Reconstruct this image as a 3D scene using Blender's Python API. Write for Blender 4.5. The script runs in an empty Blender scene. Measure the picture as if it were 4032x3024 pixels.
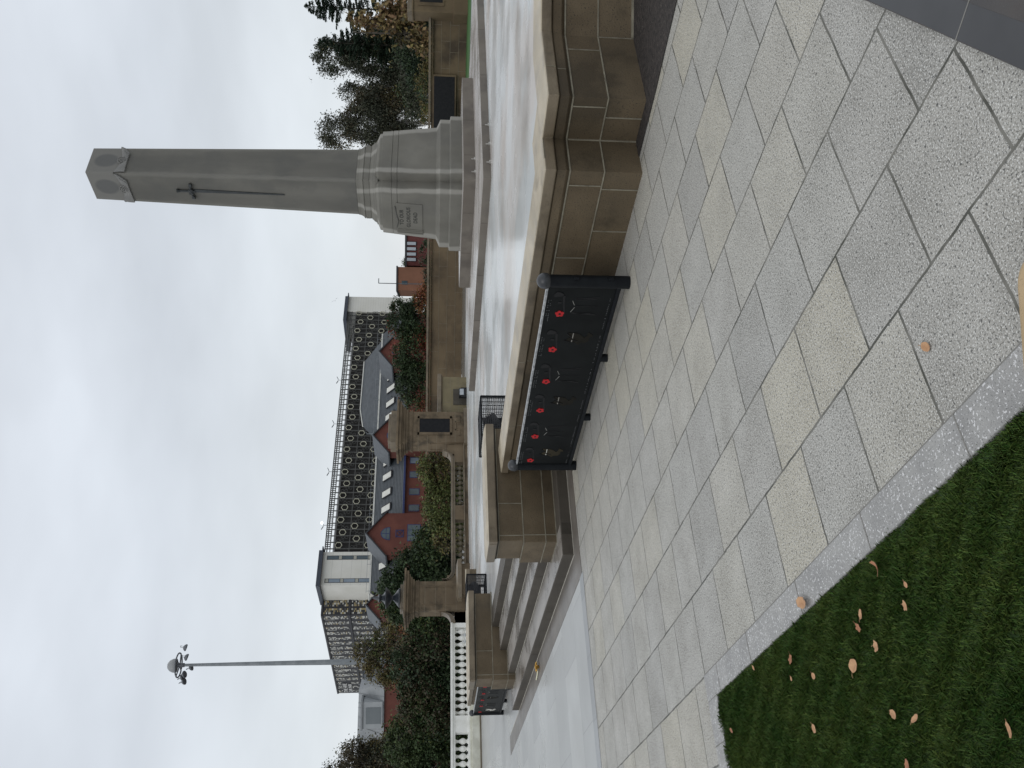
import bpy, bmesh, math, random
import numpy as np
from mathutils import Matrix, Vector

# ------------------------------------------------------------------ camera, world, light
scene = bpy.context.scene
C = scene.collection
PI = math.pi
TH, PITCH, ROLL, EYE = math.radians(34.7526), math.radians(5.2325), math.radians(-0.574), 1.55
fw0 = Vector((math.sin(TH), math.cos(TH), 0)); r0 = Vector((math.cos(TH), -math.sin(TH), 0)); up0 = Vector((0, 0, 1))
F_ = fw0 * math.cos(PITCH) - up0 * math.sin(PITCH)
U0 = fw0 * math.sin(PITCH) + up0 * math.cos(PITCH)
cr, sr = math.cos(ROLL), math.sin(ROLL)
R_ = r0 * cr - U0 * sr
U_ = r0 * sr + U0 * cr
cam = bpy.data.cameras.new('camera'); camo = bpy.data.objects.new('camera', cam); C.objects.link(camo)
# the phone was held on its side: the picture's x axis runs down in the world
m = Matrix((-U_, R_, -F_)).transposed().to_4x4(); m.translation = Vector((0, 0, EYE))
camo.matrix_world = m
cam.sensor_width = 36; cam.lens = 3280 / 4032 * 36; cam.clip_start = 0.05; cam.clip_end = 3000
scene.camera = camo
scene.view_settings.view_transform = 'Standard'; scene.view_settings.look = 'None'
scene.view_settings.exposure = 0.0; scene.view_settings.gamma = 1.0

SUN_EL, SUN_AZ = math.radians(38), math.radians(-60)
w = bpy.data.worlds.new('World'); scene.world = w; w.use_nodes = True
nt = w.node_tree; nt.nodes.clear()
def wn(t, **k):
    n = nt.nodes.new(t)
    for a, b in k.items(): setattr(n, a, b)
    return n
out = wn('ShaderNodeOutputWorld'); bg = wn('ShaderNodeBackground'); bg.inputs['Strength'].default_value = 0.1
sky = wn('ShaderNodeTexSky', sky_type='NISHITA', sun_disc=False, sun_elevation=SUN_EL, sun_rotation=SUN_AZ)
tc = wn('ShaderNodeTexCoord'); sep = wn('ShaderNodeSeparateXYZ'); nt.links.new(tc.outputs['Generated'], sep.inputs[0])
mp = wn('ShaderNodeMapping'); mp.inputs['Scale'].default_value = (1.6, 1.6, 4.2); nt.links.new(tc.outputs['Generated'], mp.inputs['Vector'])
no = wn('ShaderNodeTexNoise'); no.inputs['Scale'].default_value = 1.7; no.inputs['Detail'].default_value = 4.5; no.inputs['Roughness'].default_value = .48
nt.links.new(mp.outputs[0], no.inputs['Vector'])
# overcast luminance: about 0.78 near the horizon, brighter overhead
elev = wn('ShaderNodeMapRange'); elev.inputs['From Min'].default_value = 0.0; elev.inputs['From Max'].default_value = 1.0
elev.inputs['To Min'].default_value = 0.0; elev.inputs['To Max'].default_value = 1.0
nt.links.new(sep.outputs['Z'], elev.inputs['Value'])
ramp = wn('ShaderNodeValToRGB'); nt.links.new(elev.outputs[0], ramp.inputs[0])
e = ramp.color_ramp.elements
e[0].position = 0.0; e[0].color = (.83, .86, .88, 1)
e[1].position = 1.0; e[1].color = (1.0, 1.02, 1.05, 1)
for p, c in ((.12, (.80, .855, .90, 1)), (.3, (.725, .78, .85, 1)), (.46, (.71, .76, .83, 1)), (.65, (.92, .95, .99, 1))):
    q = ramp.color_ramp.elements.new(p); q.color = c
cl = wn('ShaderNodeMapRange'); cl.inputs['From Min'].default_value = .32; cl.inputs['From Max'].default_value = .68
cl.inputs['To Min'].default_value = .87; cl.inputs['To Max'].default_value = 1.09
nt.links.new(no.outputs['Fac'], cl.inputs['Value'])
mul = wn('ShaderNodeMixRGB', blend_type='MULTIPLY'); mul.inputs[0].default_value = 1
nt.links.new(ramp.outputs[0], mul.inputs[1]); nt.links.new(cl.outputs[0], mul.inputs[2])
mul2 = wn('ShaderNodeMixRGB', blend_type='MULTIPLY'); mul2.inputs[0].default_value = 1; mul2.inputs[2].default_value = (10.1, 10.05, 10.0, 1)
mul2.use_clamp = False; nt.links.new(mul.outputs[0], mul2.inputs[1])
mx = wn('ShaderNodeMixRGB'); mx.inputs[0].default_value = .95
nt.links.new(sky.outputs[0], mx.inputs[1]); nt.links.new(mul2.outputs[0], mx.inputs[2])
nt.links.new(mx.outputs[0], bg.inputs['Color']); nt.links.new(bg.outputs[0], out.inputs[0])
sl = bpy.data.lights.new('sun', 'SUN'); sl.energy = .5; sl.angle = math.radians(35); sl.color = (1, .97, .93)
so = bpy.data.objects.new('sun', sl); C.objects.link(so)
sd = Vector((math.sin(SUN_AZ) * math.cos(SUN_EL), math.cos(SUN_AZ) * math.cos(SUN_EL) * -1, math.sin(SUN_EL)))
so.rotation_euler = sd.to_track_quat('Z', 'Y').to_euler()

# ------------------------------------------------------------------ materials
MATS = {}
def mat(name, c1, c2=None, scale=3.0, rough=.7, bump=.0, bscale=40, detail=5, spec=.5, metal=0.0, coords='Object',
        stain=None, sscale=.8, samt=.6, speck=None, spscale=120, rvar=0.0, island=0.0, stretch=None):
    if name in MATS: return MATS[name]
    mt = bpy.data.materials.new(name); mt.use_nodes = True; n = mt.node_tree; n.nodes.clear(); MATS[name] = mt
    N = n.nodes.new; L = n.links.new
    o = N('ShaderNodeOutputMaterial'); b = N('ShaderNodeBsdfPrincipled'); L(b.outputs[0], o.inputs[0])
    b.inputs['Roughness'].default_value = rough; b.inputs['Metallic'].default_value = metal
    b.inputs['Specular IOR Level'].default_value = spec
    t = N('ShaderNodeTexCoord'); vec = t.outputs[coords]
    if stretch:
        s = N('ShaderNodeMapping'); s.inputs['Scale'].default_value = stretch; L(vec, s.inputs[0]); vec = s.outputs[0]
    a = N('ShaderNodeTexNoise'); a.inputs['Scale'].default_value = scale; a.inputs['Detail'].default_value = detail; L(vec, a.inputs['Vector'])
    r = N('ShaderNodeValToRGB'); r.color_ramp.elements[0].position = .33; r.color_ramp.elements[1].position = .67
    r.color_ramp.elements[0].color = (*c1, 1); r.color_ramp.elements[1].color = (*(c2 or c1), 1)
    L(a.outputs['Fac'], r.inputs[0]); col = r.outputs[0]
    def mixc(fac, col, c):
        x = N('ShaderNodeMixRGB'); L(fac, x.inputs[0]); L(col, x.inputs[1]); x.inputs[2].default_value = (*c, 1); return x.outputs[0]
    if stain:
        s = N('ShaderNodeTexNoise'); s.inputs['Scale'].default_value = sscale; s.inputs['Detail'].default_value = 6; s.inputs['Roughness'].default_value = .6
        L(t.outputs[coords], s.inputs['Vector'])
        q = N('ShaderNodeMapRange'); q.inputs['From Min'].default_value = .48; q.inputs['From Max'].default_value = .64; q.inputs['To Max'].default_value = samt
        L(s.outputs['Fac'], q.inputs[0]); col = mixc(q.outputs[0], col, stain)
        if rvar:
            z = N('ShaderNodeMapRange'); z.inputs['From Min'].default_value = .4; z.inputs['From Max'].default_value = .65
            z.inputs['To Min'].default_value = rough; z.inputs['To Max'].default_value = max(.03, rough - rvar)
            L(s.outputs['Fac'], z.inputs[0]); L(z.outputs[0], b.inputs['Roughness'])
    if speck:
        for k, (cc, th) in enumerate(speck):
            s = N('ShaderNodeTexNoise'); s.inputs['Scale'].default_value = spscale * (1 + .37 * k); s.inputs['Detail'].default_value = 2
            L(t.outputs[coords], s.inputs['Vector'])
            q = N('ShaderNodeMapRange'); q.inputs['From Min'].default_value = th; q.inputs['From Max'].default_value = th + .05
            L(s.outputs['Fac'], q.inputs[0]); col = mixc(q.outputs[0], col, cc)
    if island:
        g = N('ShaderNodeNewGeometry'); h = N('ShaderNodeHueSaturation')
        q = N('ShaderNodeMapRange'); q.inputs['To Min'].default_value = 1 - island; q.inputs['To Max'].default_value = 1 + island
        L(g.outputs['Random Per Island'], q.inputs[0]); L(q.outputs[0], h.inputs['Value']); L(col, h.inputs['Color'])
        q2 = N('ShaderNodeMapRange'); q2.inputs['To Min'].default_value = .5 - island * .05; q2.inputs['To Max'].default_value = .5 + island * .05
        w_ = N('ShaderNodeMath'); w_.operation = 'FRACT'; w2 = N('ShaderNodeMath'); w2.operation = 'MULTIPLY'; w2.inputs[1].default_value = 7.31
        L(g.outputs['Random Per Island'], w2.inputs[0]); L(w2.outputs[0], w_.inputs[0]); L(w_.outputs[0], q2.inputs[0]); L(q2.outputs[0], h.inputs['Hue'])
        col = h.outputs[0]
    L(col, b.inputs['Base Color'])
    if bump:
        s = N('ShaderNodeTexNoise'); s.inputs['Scale'].default_value = bscale; s.inputs['Detail'].default_value = 6
        L(t.outputs[coords], s.inputs['Vector'])
        u = N('ShaderNodeBump'); u.inputs['Strength'].default_value = bump; u.inputs['Distance'].default_value = .01
        L(s.outputs['Fac'], u.inputs['Height']); L(u.outputs[0], b.inputs['Normal'])
    return mt

sand = mat('sandstone', (.088, .066, .040), (.150, .115, .072), 2.6, .66, .3, 60, stain=(.046, .036, .023), sscale=1.3, samt=.8, rvar=.1, spec=.3, speck=[((.045, .038, .028), .62)], spscale=90)
sand_pier = mat('sandstone_pier', (.115, .086, .055), (.175, .134, .087), 1.3, .75, .2, 40, stain=(.045, .036, .025), sscale=2.2, samt=.75, spec=.3)
sand_wall = mat('sandstone_far', (.110, .080, .048), (.165, .122, .072), .8, .75, .2, 30, stain=(.046, .034, .024), sscale=.6, samt=.85, spec=.3)
coping_m = mat('coping_stone', (.27, .23, .165), (.36, .31, .235), 3.0, .5, .3, 50, stain=(.19, .155, .105), sscale=4, samt=.7, rvar=.2)
mortar = mat('lime_mortar', (.15, .135, .10), (.25, .23, .175), 9, .85, .4, 120)
dark_mortar = mat('dark_mortar', (.035, .03, .022), (.05, .043, .034), 20, .9)
cen_m = mat('portland_stone', (.125, .120, .102), (.172, .166, .144), 1.2, .75, .15, 60, stain=(.115, .112, .10), sscale=.9, samt=.6)
cen_dark = mat('portland_stone_weathered', (.105, .102, .090), (.150, .145, .127), .9, .8, .2, 50, stain=(.088, .088, .082), sscale=.7, samt=.6, stretch=(1.8, 1.8, .35))
carve_m = mat('carved_stone', (.16, .16, .155), (.21, .208, .2), 4, .8, .2, 60)
step_m = mat('plinth_stone', (.13, .112, .092), (.175, .155, .13), 1.3, .6, .2, 50, stain=(.085, .072, .06), sscale=1.5, samt=.7, rvar=.1)
stair_m = mat('stair_stone', (.060, .052, .042), (.090, .079, .064), 2.5, .6, .2, 60, stain=(.045, .039, .032), sscale=1.6, samt=.5, spec=.3)  # dark base colour, with the shade on the risers painted in
tread_m = mat('sky_sheen_tread', (.23, .215, .195), (.33, .31, .285), 1.4, .35, .15, 60, stain=(.10, .088, .075), sscale=1.9, samt=.85, rvar=.12, stretch=(3, .5, 1))  # paler than the risers: sky reflection on wet treads painted into the colour
plinth_top_m = mat('wet_sheen_step_top', (.38, .355, .33), (.50, .475, .45), .8, .32, .1, 60, stain=(.27, .24, .21), sscale=.9, samt=.6, rvar=.12)  # wet sky sheen painted as a much paler colour than the step faces
bronze = mat('dark_bronze', (.008, .009, .011), (.015, .015, .017), 14, .6, .1, 60, spec=.2)
sword_m = mat('sword_bronze', (.028, .032, .034), (.045, .05, .052), 8, .5, metal=.3)
letter_m = mat('incised_letter', (.035, .035, .032), rough=.9)
black_m = mat('black_powder_coat', (.005, .006, .008), (.008, .010, .012), 12, .45, .05, 120, spec=.14)
ball_m = mat('worn_black_ball', (.012, .013, .016), (.04, .044, .05), 9, .34)
panel_m = mat('black_panel', (.005, .006, .0065), (.008, .0095, .010), 5, .45, .03, 60, spec=.10)
cut_m = mat('deep_black', (.002, .002, .003), rough=.8)
red_m = mat('poppy_red', (.40, .016, .020), (.46, .028, .032), 30, .6, spec=.15)
brown_m = mat('painted_brown', (.030, .026, .017), (.042, .036, .023), 20, .6, spec=.1)
brown2_m = mat('painted_brown_faded', (.011, .010, .008), (.015, .0135, .010), 20, .6, spec=.1)
pale_m = mat('painted_white', (.45, .44, .40), (.55, .54, .5), 20, .6)
galv = mat('galvanised_steel', (.20, .22, .235), (.27, .29, .305), 3, .55, metal=.5)
galv_d = mat('galvanised_dark', (.10, .11, .125), (.16, .17, .185), 5, .6, metal=.4)
blackplastic = mat('black_casing', (.006, .007, .009), (.012, .012, .015), 8, .5)
glass_m = mat('lamp_glass', (.35, .38, .42), (.5, .53, .56), 12, .12)
wire_m = mat('wire_black', (.02, .022, .026), rough=.5)
white_p = mat('white_paint', (.72, .72, .68), (.80, .80, .77), 3, .6, stain=(.5, .49, .42), sscale=2.5, samt=.35)
cream_p = mat('cream_painted_render', (.60, .60, .50), (.68, .68, .60), 1.5, .7, stain=(.36, .35, .28), sscale=2, samt=.5)
brick = mat('red_brick', (.115, .036, .026), (.15, .050, .035), 1.2, .85, stain=(.10, .03, .022), sscale=.5, samt=.5)
slate = mat('grey_slate', (.050, .060, .070), (.072, .083, .094), 1.5, .55, stain=(.04, .047, .054), sscale=2, samt=.6, stretch=(1, 1, 4))
ridge_m = mat('white_ridge', (.6, .6, .56), (.68, .68, .64), 3, .7)
blue_m = mat('blue_paint', (.016, .028, .10), (.022, .036, .13), 3, .5)
win_m = mat('window_glass', (.03, .05, .06), (.06, .09, .11), .7, .08)
winb_m = mat('window_glass_blue', (.16, .21, .26), (.22, .27, .33), .7, .15)
sky_m = mat('rooflight_glass', (.50, .50, .45), (.58, .58, .54), 3, .25)
tower_m = mat('white_cladding', (.66, .65, .59), (.74, .73, .68), .4, .6)
cap_m = mat('blue_grey_fascia', (.030, .038, .055), (.045, .055, .075), 1, .5)
lattice_bg = mat('dark_mesh_panel', (.020, .019, .018), (.030, .028, .026), 1, .8)
lattice_m = mat('steel_lattice', (.075, .078, .074), (.10, .10, .095), 1, .6)
hex_m = mat('pale_hexagon_trim', (.46, .45, .35), (.54, .53, .42), 1, .6)
deck_m = mat('car_deck_concrete', (.22, .22, .22), (.34, .34, .35), .4, .8)
dkclad = mat('dark_cladding', (.018, .018, .022), (.026, .026, .03), 1, .6)
tile_w = mat('pale_tile', (.50, .50, .46), (.58, .57, .53), 2, .5)
tile_y = mat('ochre_tile', (.30, .24, .12), (.36, .29, .15), 2, .5)
tile_g = mat('grey_tile', (.09, .09, .085), (.13, .13, .12), 2, .5)
zinc = mat('zinc_cladding', (.20, .215, .225), (.28, .295, .305), .8, .5, stain=(.15, .16, .17), sscale=1.2, samt=.5)
orange_m = mat('orange_render', (.17, .075, .042), (.21, .095, .055), 1, .8)
bark = mat('bark', (.045, .038, .03), (.09, .08, .065), 6, .9)
birch_bark = mat('birch_bark', (.25, .24, .22), (.38, .37, .34), 6, .8)
def leafmat(name, c1, c2, sc=1.2, island=.45):
    mt = mat(name, c1, c2, sc, .6, island=island, spec=.3, detail=3)
    return mt
lf_dark = leafmat('leaf_dark_green', (.016, .030, .013), (.032, .052, .020))
lf_light = leafmat('leaf_light_green', (.060, .075, .022), (.095, .115, .034))
lf_hedge = leafmat('leaf_hedge_green', (.028, .050, .018), (.055, .078, .025), .8)
lf_brown = leafmat('leaf_dull_brown', (.040, .036, .020), (.070, .055, .030), .9)
lf_rust = leafmat('leaf_rust', (.15, .050, .025), (.22, .085, .035))
lf_red = leafmat('leaf_red', (.18, .035, .022), (.11, .045, .022))
lf_olive = leafmat('leaf_olive', (.080, .070, .022), (.13, .105, .035))
lf_gold = leafmat('leaf_gold', (.17, .105, .055), (.20, .155, .065))
lf_grey = leafmat('leaf_grey_green', (.036, .042, .028), (.066, .070, .046), .9)
lf_conif = leafmat('needle_dark', (.010, .024, .014), (.022, .042, .022))
grass_m = leafmat('grass_blade', (.068, .140, .026), (.125, .195, .042), 3.4, .5)
dead_m = mat('dead_leaf_tan', (.36, .20, .10), (.48, .29, .15), 40, .7, .4, 80, island=.15)
dead2_m = mat('dead_leaf_brown', (.25, .11, .055), (.36, .17, .08), 40, .7, .4, 80, island=.15)
turf_m = mat('artificial_turf', (.025, .085, .014), (.032, .105, .018), 3, .8)
soil_m = mat('mulch', (.010, .008, .007), (.040, .032, .028), 28, .85, 1.0, 45, detail=8, speck=[((.10, .085, .07), .66)], spscale=70)
earth_m = mat('lawn_soil', (.016, .040, .008), (.030, .060, .013), 8, .95)
boulder_m = mat('tan_sandstone', (.33, .24, .13), (.42, .31, .18), 7, .8, .3, 60, speck=[((.20, .15, .09), .66)], spscale=160)
slate_slab = mat('dark_granite', (.035, .034, .036), (.060, .052, .046), 4, .5, .15, 200, stain=(.055, .038, .03), sscale=3, samt=.6, speck=[((.09, .09, .09), .68)], spscale=260)
yellow_m = mat('yellow_petal', (.62, .36, .06), (.70, .45, .12), 30, .6)
stem_m = mat('pale_stem', (.70, .68, .50), rough=.6)
gull_m = mat('gull_feather', (.12, .12, .12), rough=.8)

def paving_material():
    mt = bpy.data.materials.new('granite_slabs'); mt.use_nodes = True; n = mt.node_tree; n.nodes.clear(); N = n.nodes.new; L = n.links.new
    o = N('ShaderNodeOutputMaterial'); b = N('ShaderNodeBsdfPrincipled'); L(b.outputs[0], o.inputs[0])
    t = N('ShaderNodeTexCoord'); s = N('ShaderNodeSeparateXYZ'); L(t.outputs['Object'], s.inputs[0])
    wob = N('ShaderNodeTexNoise'); wob.inputs['Scale'].default_value = 9; L(t.outputs['Object'], wob.inputs['Vector'])
    wm = N('ShaderNodeMath'); wm.operation = 'MULTIPLY_ADD'; wm.inputs[1].default_value = .010; wm.inputs[2].default_value = -.005; L(wob.outputs['Fac'], wm.inputs[0])
    def add(a, c):
        q = N('ShaderNodeMath'); q.operation = 'ADD'; L(a, q.inputs[0]); q.inputs[1].default_value = c
        q2 = N('ShaderNodeMath'); q2.operation = 'ADD'; L(q.outputs[0], q2.inputs[0]); L(wm.outputs[0], q2.inputs[1]); return q2.outputs[0]
    cb = N('ShaderNodeCombineXYZ'); L(add(s.outputs['Y'], -.021 + 45.1), cb.inputs[0]); L(add(s.outputs['X'], -1.28 + 46.25 * 2), cb.inputs[1])
    def br(mort, smooth, c1, c2, cm):
        k = N('ShaderNodeTexBrick'); k.offset = .5; k.offset_frequency = 2; k.squash = 1
        k.inputs['Scale'].default_value = 1; k.inputs['Brick Width'].default_value = .451; k.inputs['Row Height'].default_value = .4625
        k.inputs['Mortar Size'].default_value = mort; k.inputs['Mortar Smooth'].default_value = smooth; k.inputs['Bias'].default_value = 0
        k.inputs['Color1'].default_value = c1; k.inputs['Color2'].default_value = c2; k.inputs['Mortar'].default_value = cm
        L(cb.outputs[0], k.inputs['Vector']); return k
    tone = br(.0035, .3, (1, 1, 1, 1), (0, 0, 0, 1), (.5, .5, .5, 1))
    ramp = N('ShaderNodeValToRGB'); L(tone.outputs['Color'], ramp.inputs[0]); el = ramp.color_ramp.elements
    el[0].color = (.275, .27, .25, 1); el[1].color = (.36, .345, .30, 1)
    for p, c in ((.25, (.35, .34, .31, 1)), (.5, (.39, .365, .29, 1)), (.75, (.335, .33, .305, 1))):
        q = ramp.color_ramp.elements.new(p); q.color = c
    big = N('ShaderNodeTexNoise'); big.inputs['Scale'].default_value = 3.2; big.inputs['Detail'].default_value = 5; L(t.outputs['Object'], big.inputs['Vector'])
    bm_ = N('ShaderNodeMapRange'); bm_.inputs['From Min'].default_value = .3; bm_.inputs['From Max'].default_value = .7; bm_.inputs['To Min'].default_value = .82; bm_.inputs['To Max'].default_value = 1.14
    L(big.outputs['Fac'], bm_.inputs[0])
    m1 = N('ShaderNodeMixRGB'); m1.blend_type = 'MULTIPLY'; m1.inputs[0].default_value = 1; L(ramp.outputs[0], m1.inputs[1]); L(bm_.outputs[0], m1.inputs[2])
    col = m1.outputs[0]
    for sc, th, cc, am in ((130, .555, (.12, .118, .105, 1), .9), (165, .565, (.62, .62, .59, 1), .85), (210, .56, (.27, .25, .21, 1), .6), (85, .63, (.05, .05, .048, 1), .9)):
        q = N('ShaderNodeTexNoise'); q.inputs['Scale'].default_value = sc; q.inputs['Detail'].default_value = 1.5; L(t.outputs['Object'], q.inputs['Vector'])
        r = N('ShaderNodeMapRange'); r.inputs['From Min'].default_value = th; r.inputs['From Max'].default_value = th + .05; r.inputs['To Max'].default_value = am; L(q.outputs['Fac'], r.inputs[0])
        x = N('ShaderNodeMixRGB'); L(r.outputs[0], x.inputs[0]); L(col, x.inputs[1]); x.inputs[2].default_value = cc; col = x.outputs[0]
    mo = br(.0058, .15, (0, 0, 0, 1), (0, 0, 0, 1), (1, 1, 1, 1))
    mn = N('ShaderNodeTexNoise'); mn.inputs['Scale'].default_value = 6; L(t.outputs['Object'], mn.inputs['Vector'])
    mr = N('ShaderNodeValToRGB'); mr.color_ramp.elements[0].position = .4; mr.color_ramp.elements[1].position = .6
    mr.color_ramp.elements[0].color = (.040, .040, .028, 1); mr.color_ramp.elements[1].color = (.15, .145, .125, 1); L(mn.outputs['Fac'], mr.inputs[0])
    x = N('ShaderNodeMixRGB'); L(mo.outputs['Color'], x.inputs[0]); L(col, x.inputs[1]); L(mr.outputs[0], x.inputs[2]); L(x.outputs[0], b.inputs['Base Color'])
    wet = N('ShaderNodeMapRange'); wet.inputs['From Min'].default_value = .35; wet.inputs['From Max'].default_value = .7; wet.inputs['To Min'].default_value = .62; wet.inputs['To Max'].default_value = .38
    L(big.outputs['Fac'], wet.inputs[0]); L(wet.outputs[0], b.inputs['Roughness'])
    gn = N('ShaderNodeTexNoise'); gn.inputs['Scale'].default_value = 170; gn.inputs['Detail'].default_value = 2; L(t.outputs['Object'], gn.inputs['Vector'])
    sub = N('ShaderNodeMath'); sub.operation = 'MULTIPLY_ADD'; L(mo.outputs['Color'], sub.inputs[0]); sub.inputs[1].default_value = -2.0; L(gn.outputs['Fac'], sub.inputs[2])
    bu = N('ShaderNodeBump'); bu.inputs['Strength'].default_value = .45; bu.inputs['Distance'].default_value = .003; L(sub.outputs[0], bu.inputs['Height']); L(bu.outputs[0], b.inputs['Normal'])
    return mt

def flag_material(name, c1, c2, rough, bw, bh, mort=.003, joint=(.16, .16, .16), patchy=((.3, .3, .3), .0), rot=0.0, damp=.5, seed=0.0, blotch=None):
    """large pale wet flagstones: per-slab tone, damp sheen, thin joints"""
    mt = bpy.data.materials.new(name); mt.use_nodes = True; n = mt.node_tree; n.nodes.clear(); N = n.nodes.new; L = n.links.new
    o = N('ShaderNodeOutputMaterial'); b = N('ShaderNodeBsdfPrincipled'); L(b.outputs[0], o.inputs[0])
    t = N('ShaderNodeTexCoord'); mp_ = N('ShaderNodeMapping'); mp_.inputs['Rotation'].default_value = (0, 0, rot); mp_.inputs['Location'].default_value = (50.13 + seed, 50.37, 0); L(t.outputs['Object'], mp_.inputs[0])
    k = N('ShaderNodeTexBrick'); k.offset = .37; k.inputs['Scale'].default_value = 1; k.inputs['Brick Width'].default_value = bw; k.inputs['Row Height'].default_value = bh
    k.inputs['Mortar Size'].default_value = mort; k.inputs['Mortar Smooth'].default_value = .2
    k.inputs['Color1'].default_value = (*c1, 1); k.inputs['Color2'].default_value = (*c2, 1); k.inputs['Mortar'].default_value = (*joint, 1); L(mp_.outputs[0], k.inputs['Vector'])
    col = k.outputs['Color']
    q = N('ShaderNodeTexNoise'); q.inputs['Scale'].default_value = .7; q.inputs['Detail'].default_value = 4; q.inputs['Roughness'].default_value = .5; L(t.outputs['Object'], q.inputs['Vector'])
    r = N('ShaderNodeMapRange'); r.inputs['From Min'].default_value = .35; r.inputs['From Max'].default_value = .65; r.inputs['To Min'].default_value = .90; r.inputs['To Max'].default_value = 1.05; L(q.outputs['Fac'], r.inputs[0])
    x = N('ShaderNodeMixRGB'); x.blend_type = 'MULTIPLY'; x.inputs[0].default_value = 1; L(col, x.inputs[1]); L(r.outputs[0], x.inputs[2]); col = x.outputs[0]
    if blotch:
        q3 = N('ShaderNodeTexNoise'); q3.inputs['Scale'].default_value = .45; q3.inputs['Detail'].default_value = 3; L(mp_.outputs[0], q3.inputs['Vector'])
        r3 = N('ShaderNodeMapRange'); r3.inputs['From Min'].default_value = .52; r3.inputs['From Max'].default_value = .66; r3.inputs['To Max'].default_value = .7; L(q3.outputs['Fac'], r3.inputs[0])
        x3 = N('ShaderNodeMixRGB'); L(r3.outputs[0], x3.inputs[0]); L(col, x3.inputs[1]); x3.inputs[2].default_value = (*blotch, 1); col = x3.outputs[0]
    L(col, b.inputs['Base Color'])
    r2 = N('ShaderNodeMapRange'); r2.inputs['From Min'].default_value = .35; r2.inputs['From Max'].default_value = .6; r2.inputs['To Min'].default_value = rough; r2.inputs['To Max'].default_value = rough * damp; L(q.outputs['Fac'], r2.inputs[0]); L(r2.outputs[0], b.inputs['Roughness'])
    g = N('ShaderNodeTexNoise'); g.inputs['Scale'].default_value = 30; g.inputs['Detail'].default_value = 5; L(t.outputs['Object'], g.inputs['Vector'])
    bu = N('ShaderNodeBump'); bu.inputs['Strength'].default_value = .10; bu.inputs['Distance'].default_value = .006; L(g.outputs['Fac'], bu.inputs['Height']); L(bu.outputs[0], b.inputs['Normal'])
    return mt
paving_m = paving_material()
pale_flags = flag_material('pale_flagstones', (.36, .37, .365), (.44, .45, .44), .45, 1.3, .9, joint=(.2, .2, .2), damp=.6)
plat_flags = flag_material('platform_flagstones', (.55, .585, .59), (.70, .70, .69), .34, 2.3, 1.3, mort=.003, joint=(.26, .26, .26), damp=.45, seed=3.0, blotch=(.50, .44, .39))
kerb_m = mat('kerb_granite', (.25, .248, .242), (.33, .327, .315), 6, .5, .4, 150, speck=[((.62, .62, .62), .60), ((.10, .10, .10), .62)], spscale=120)

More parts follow.
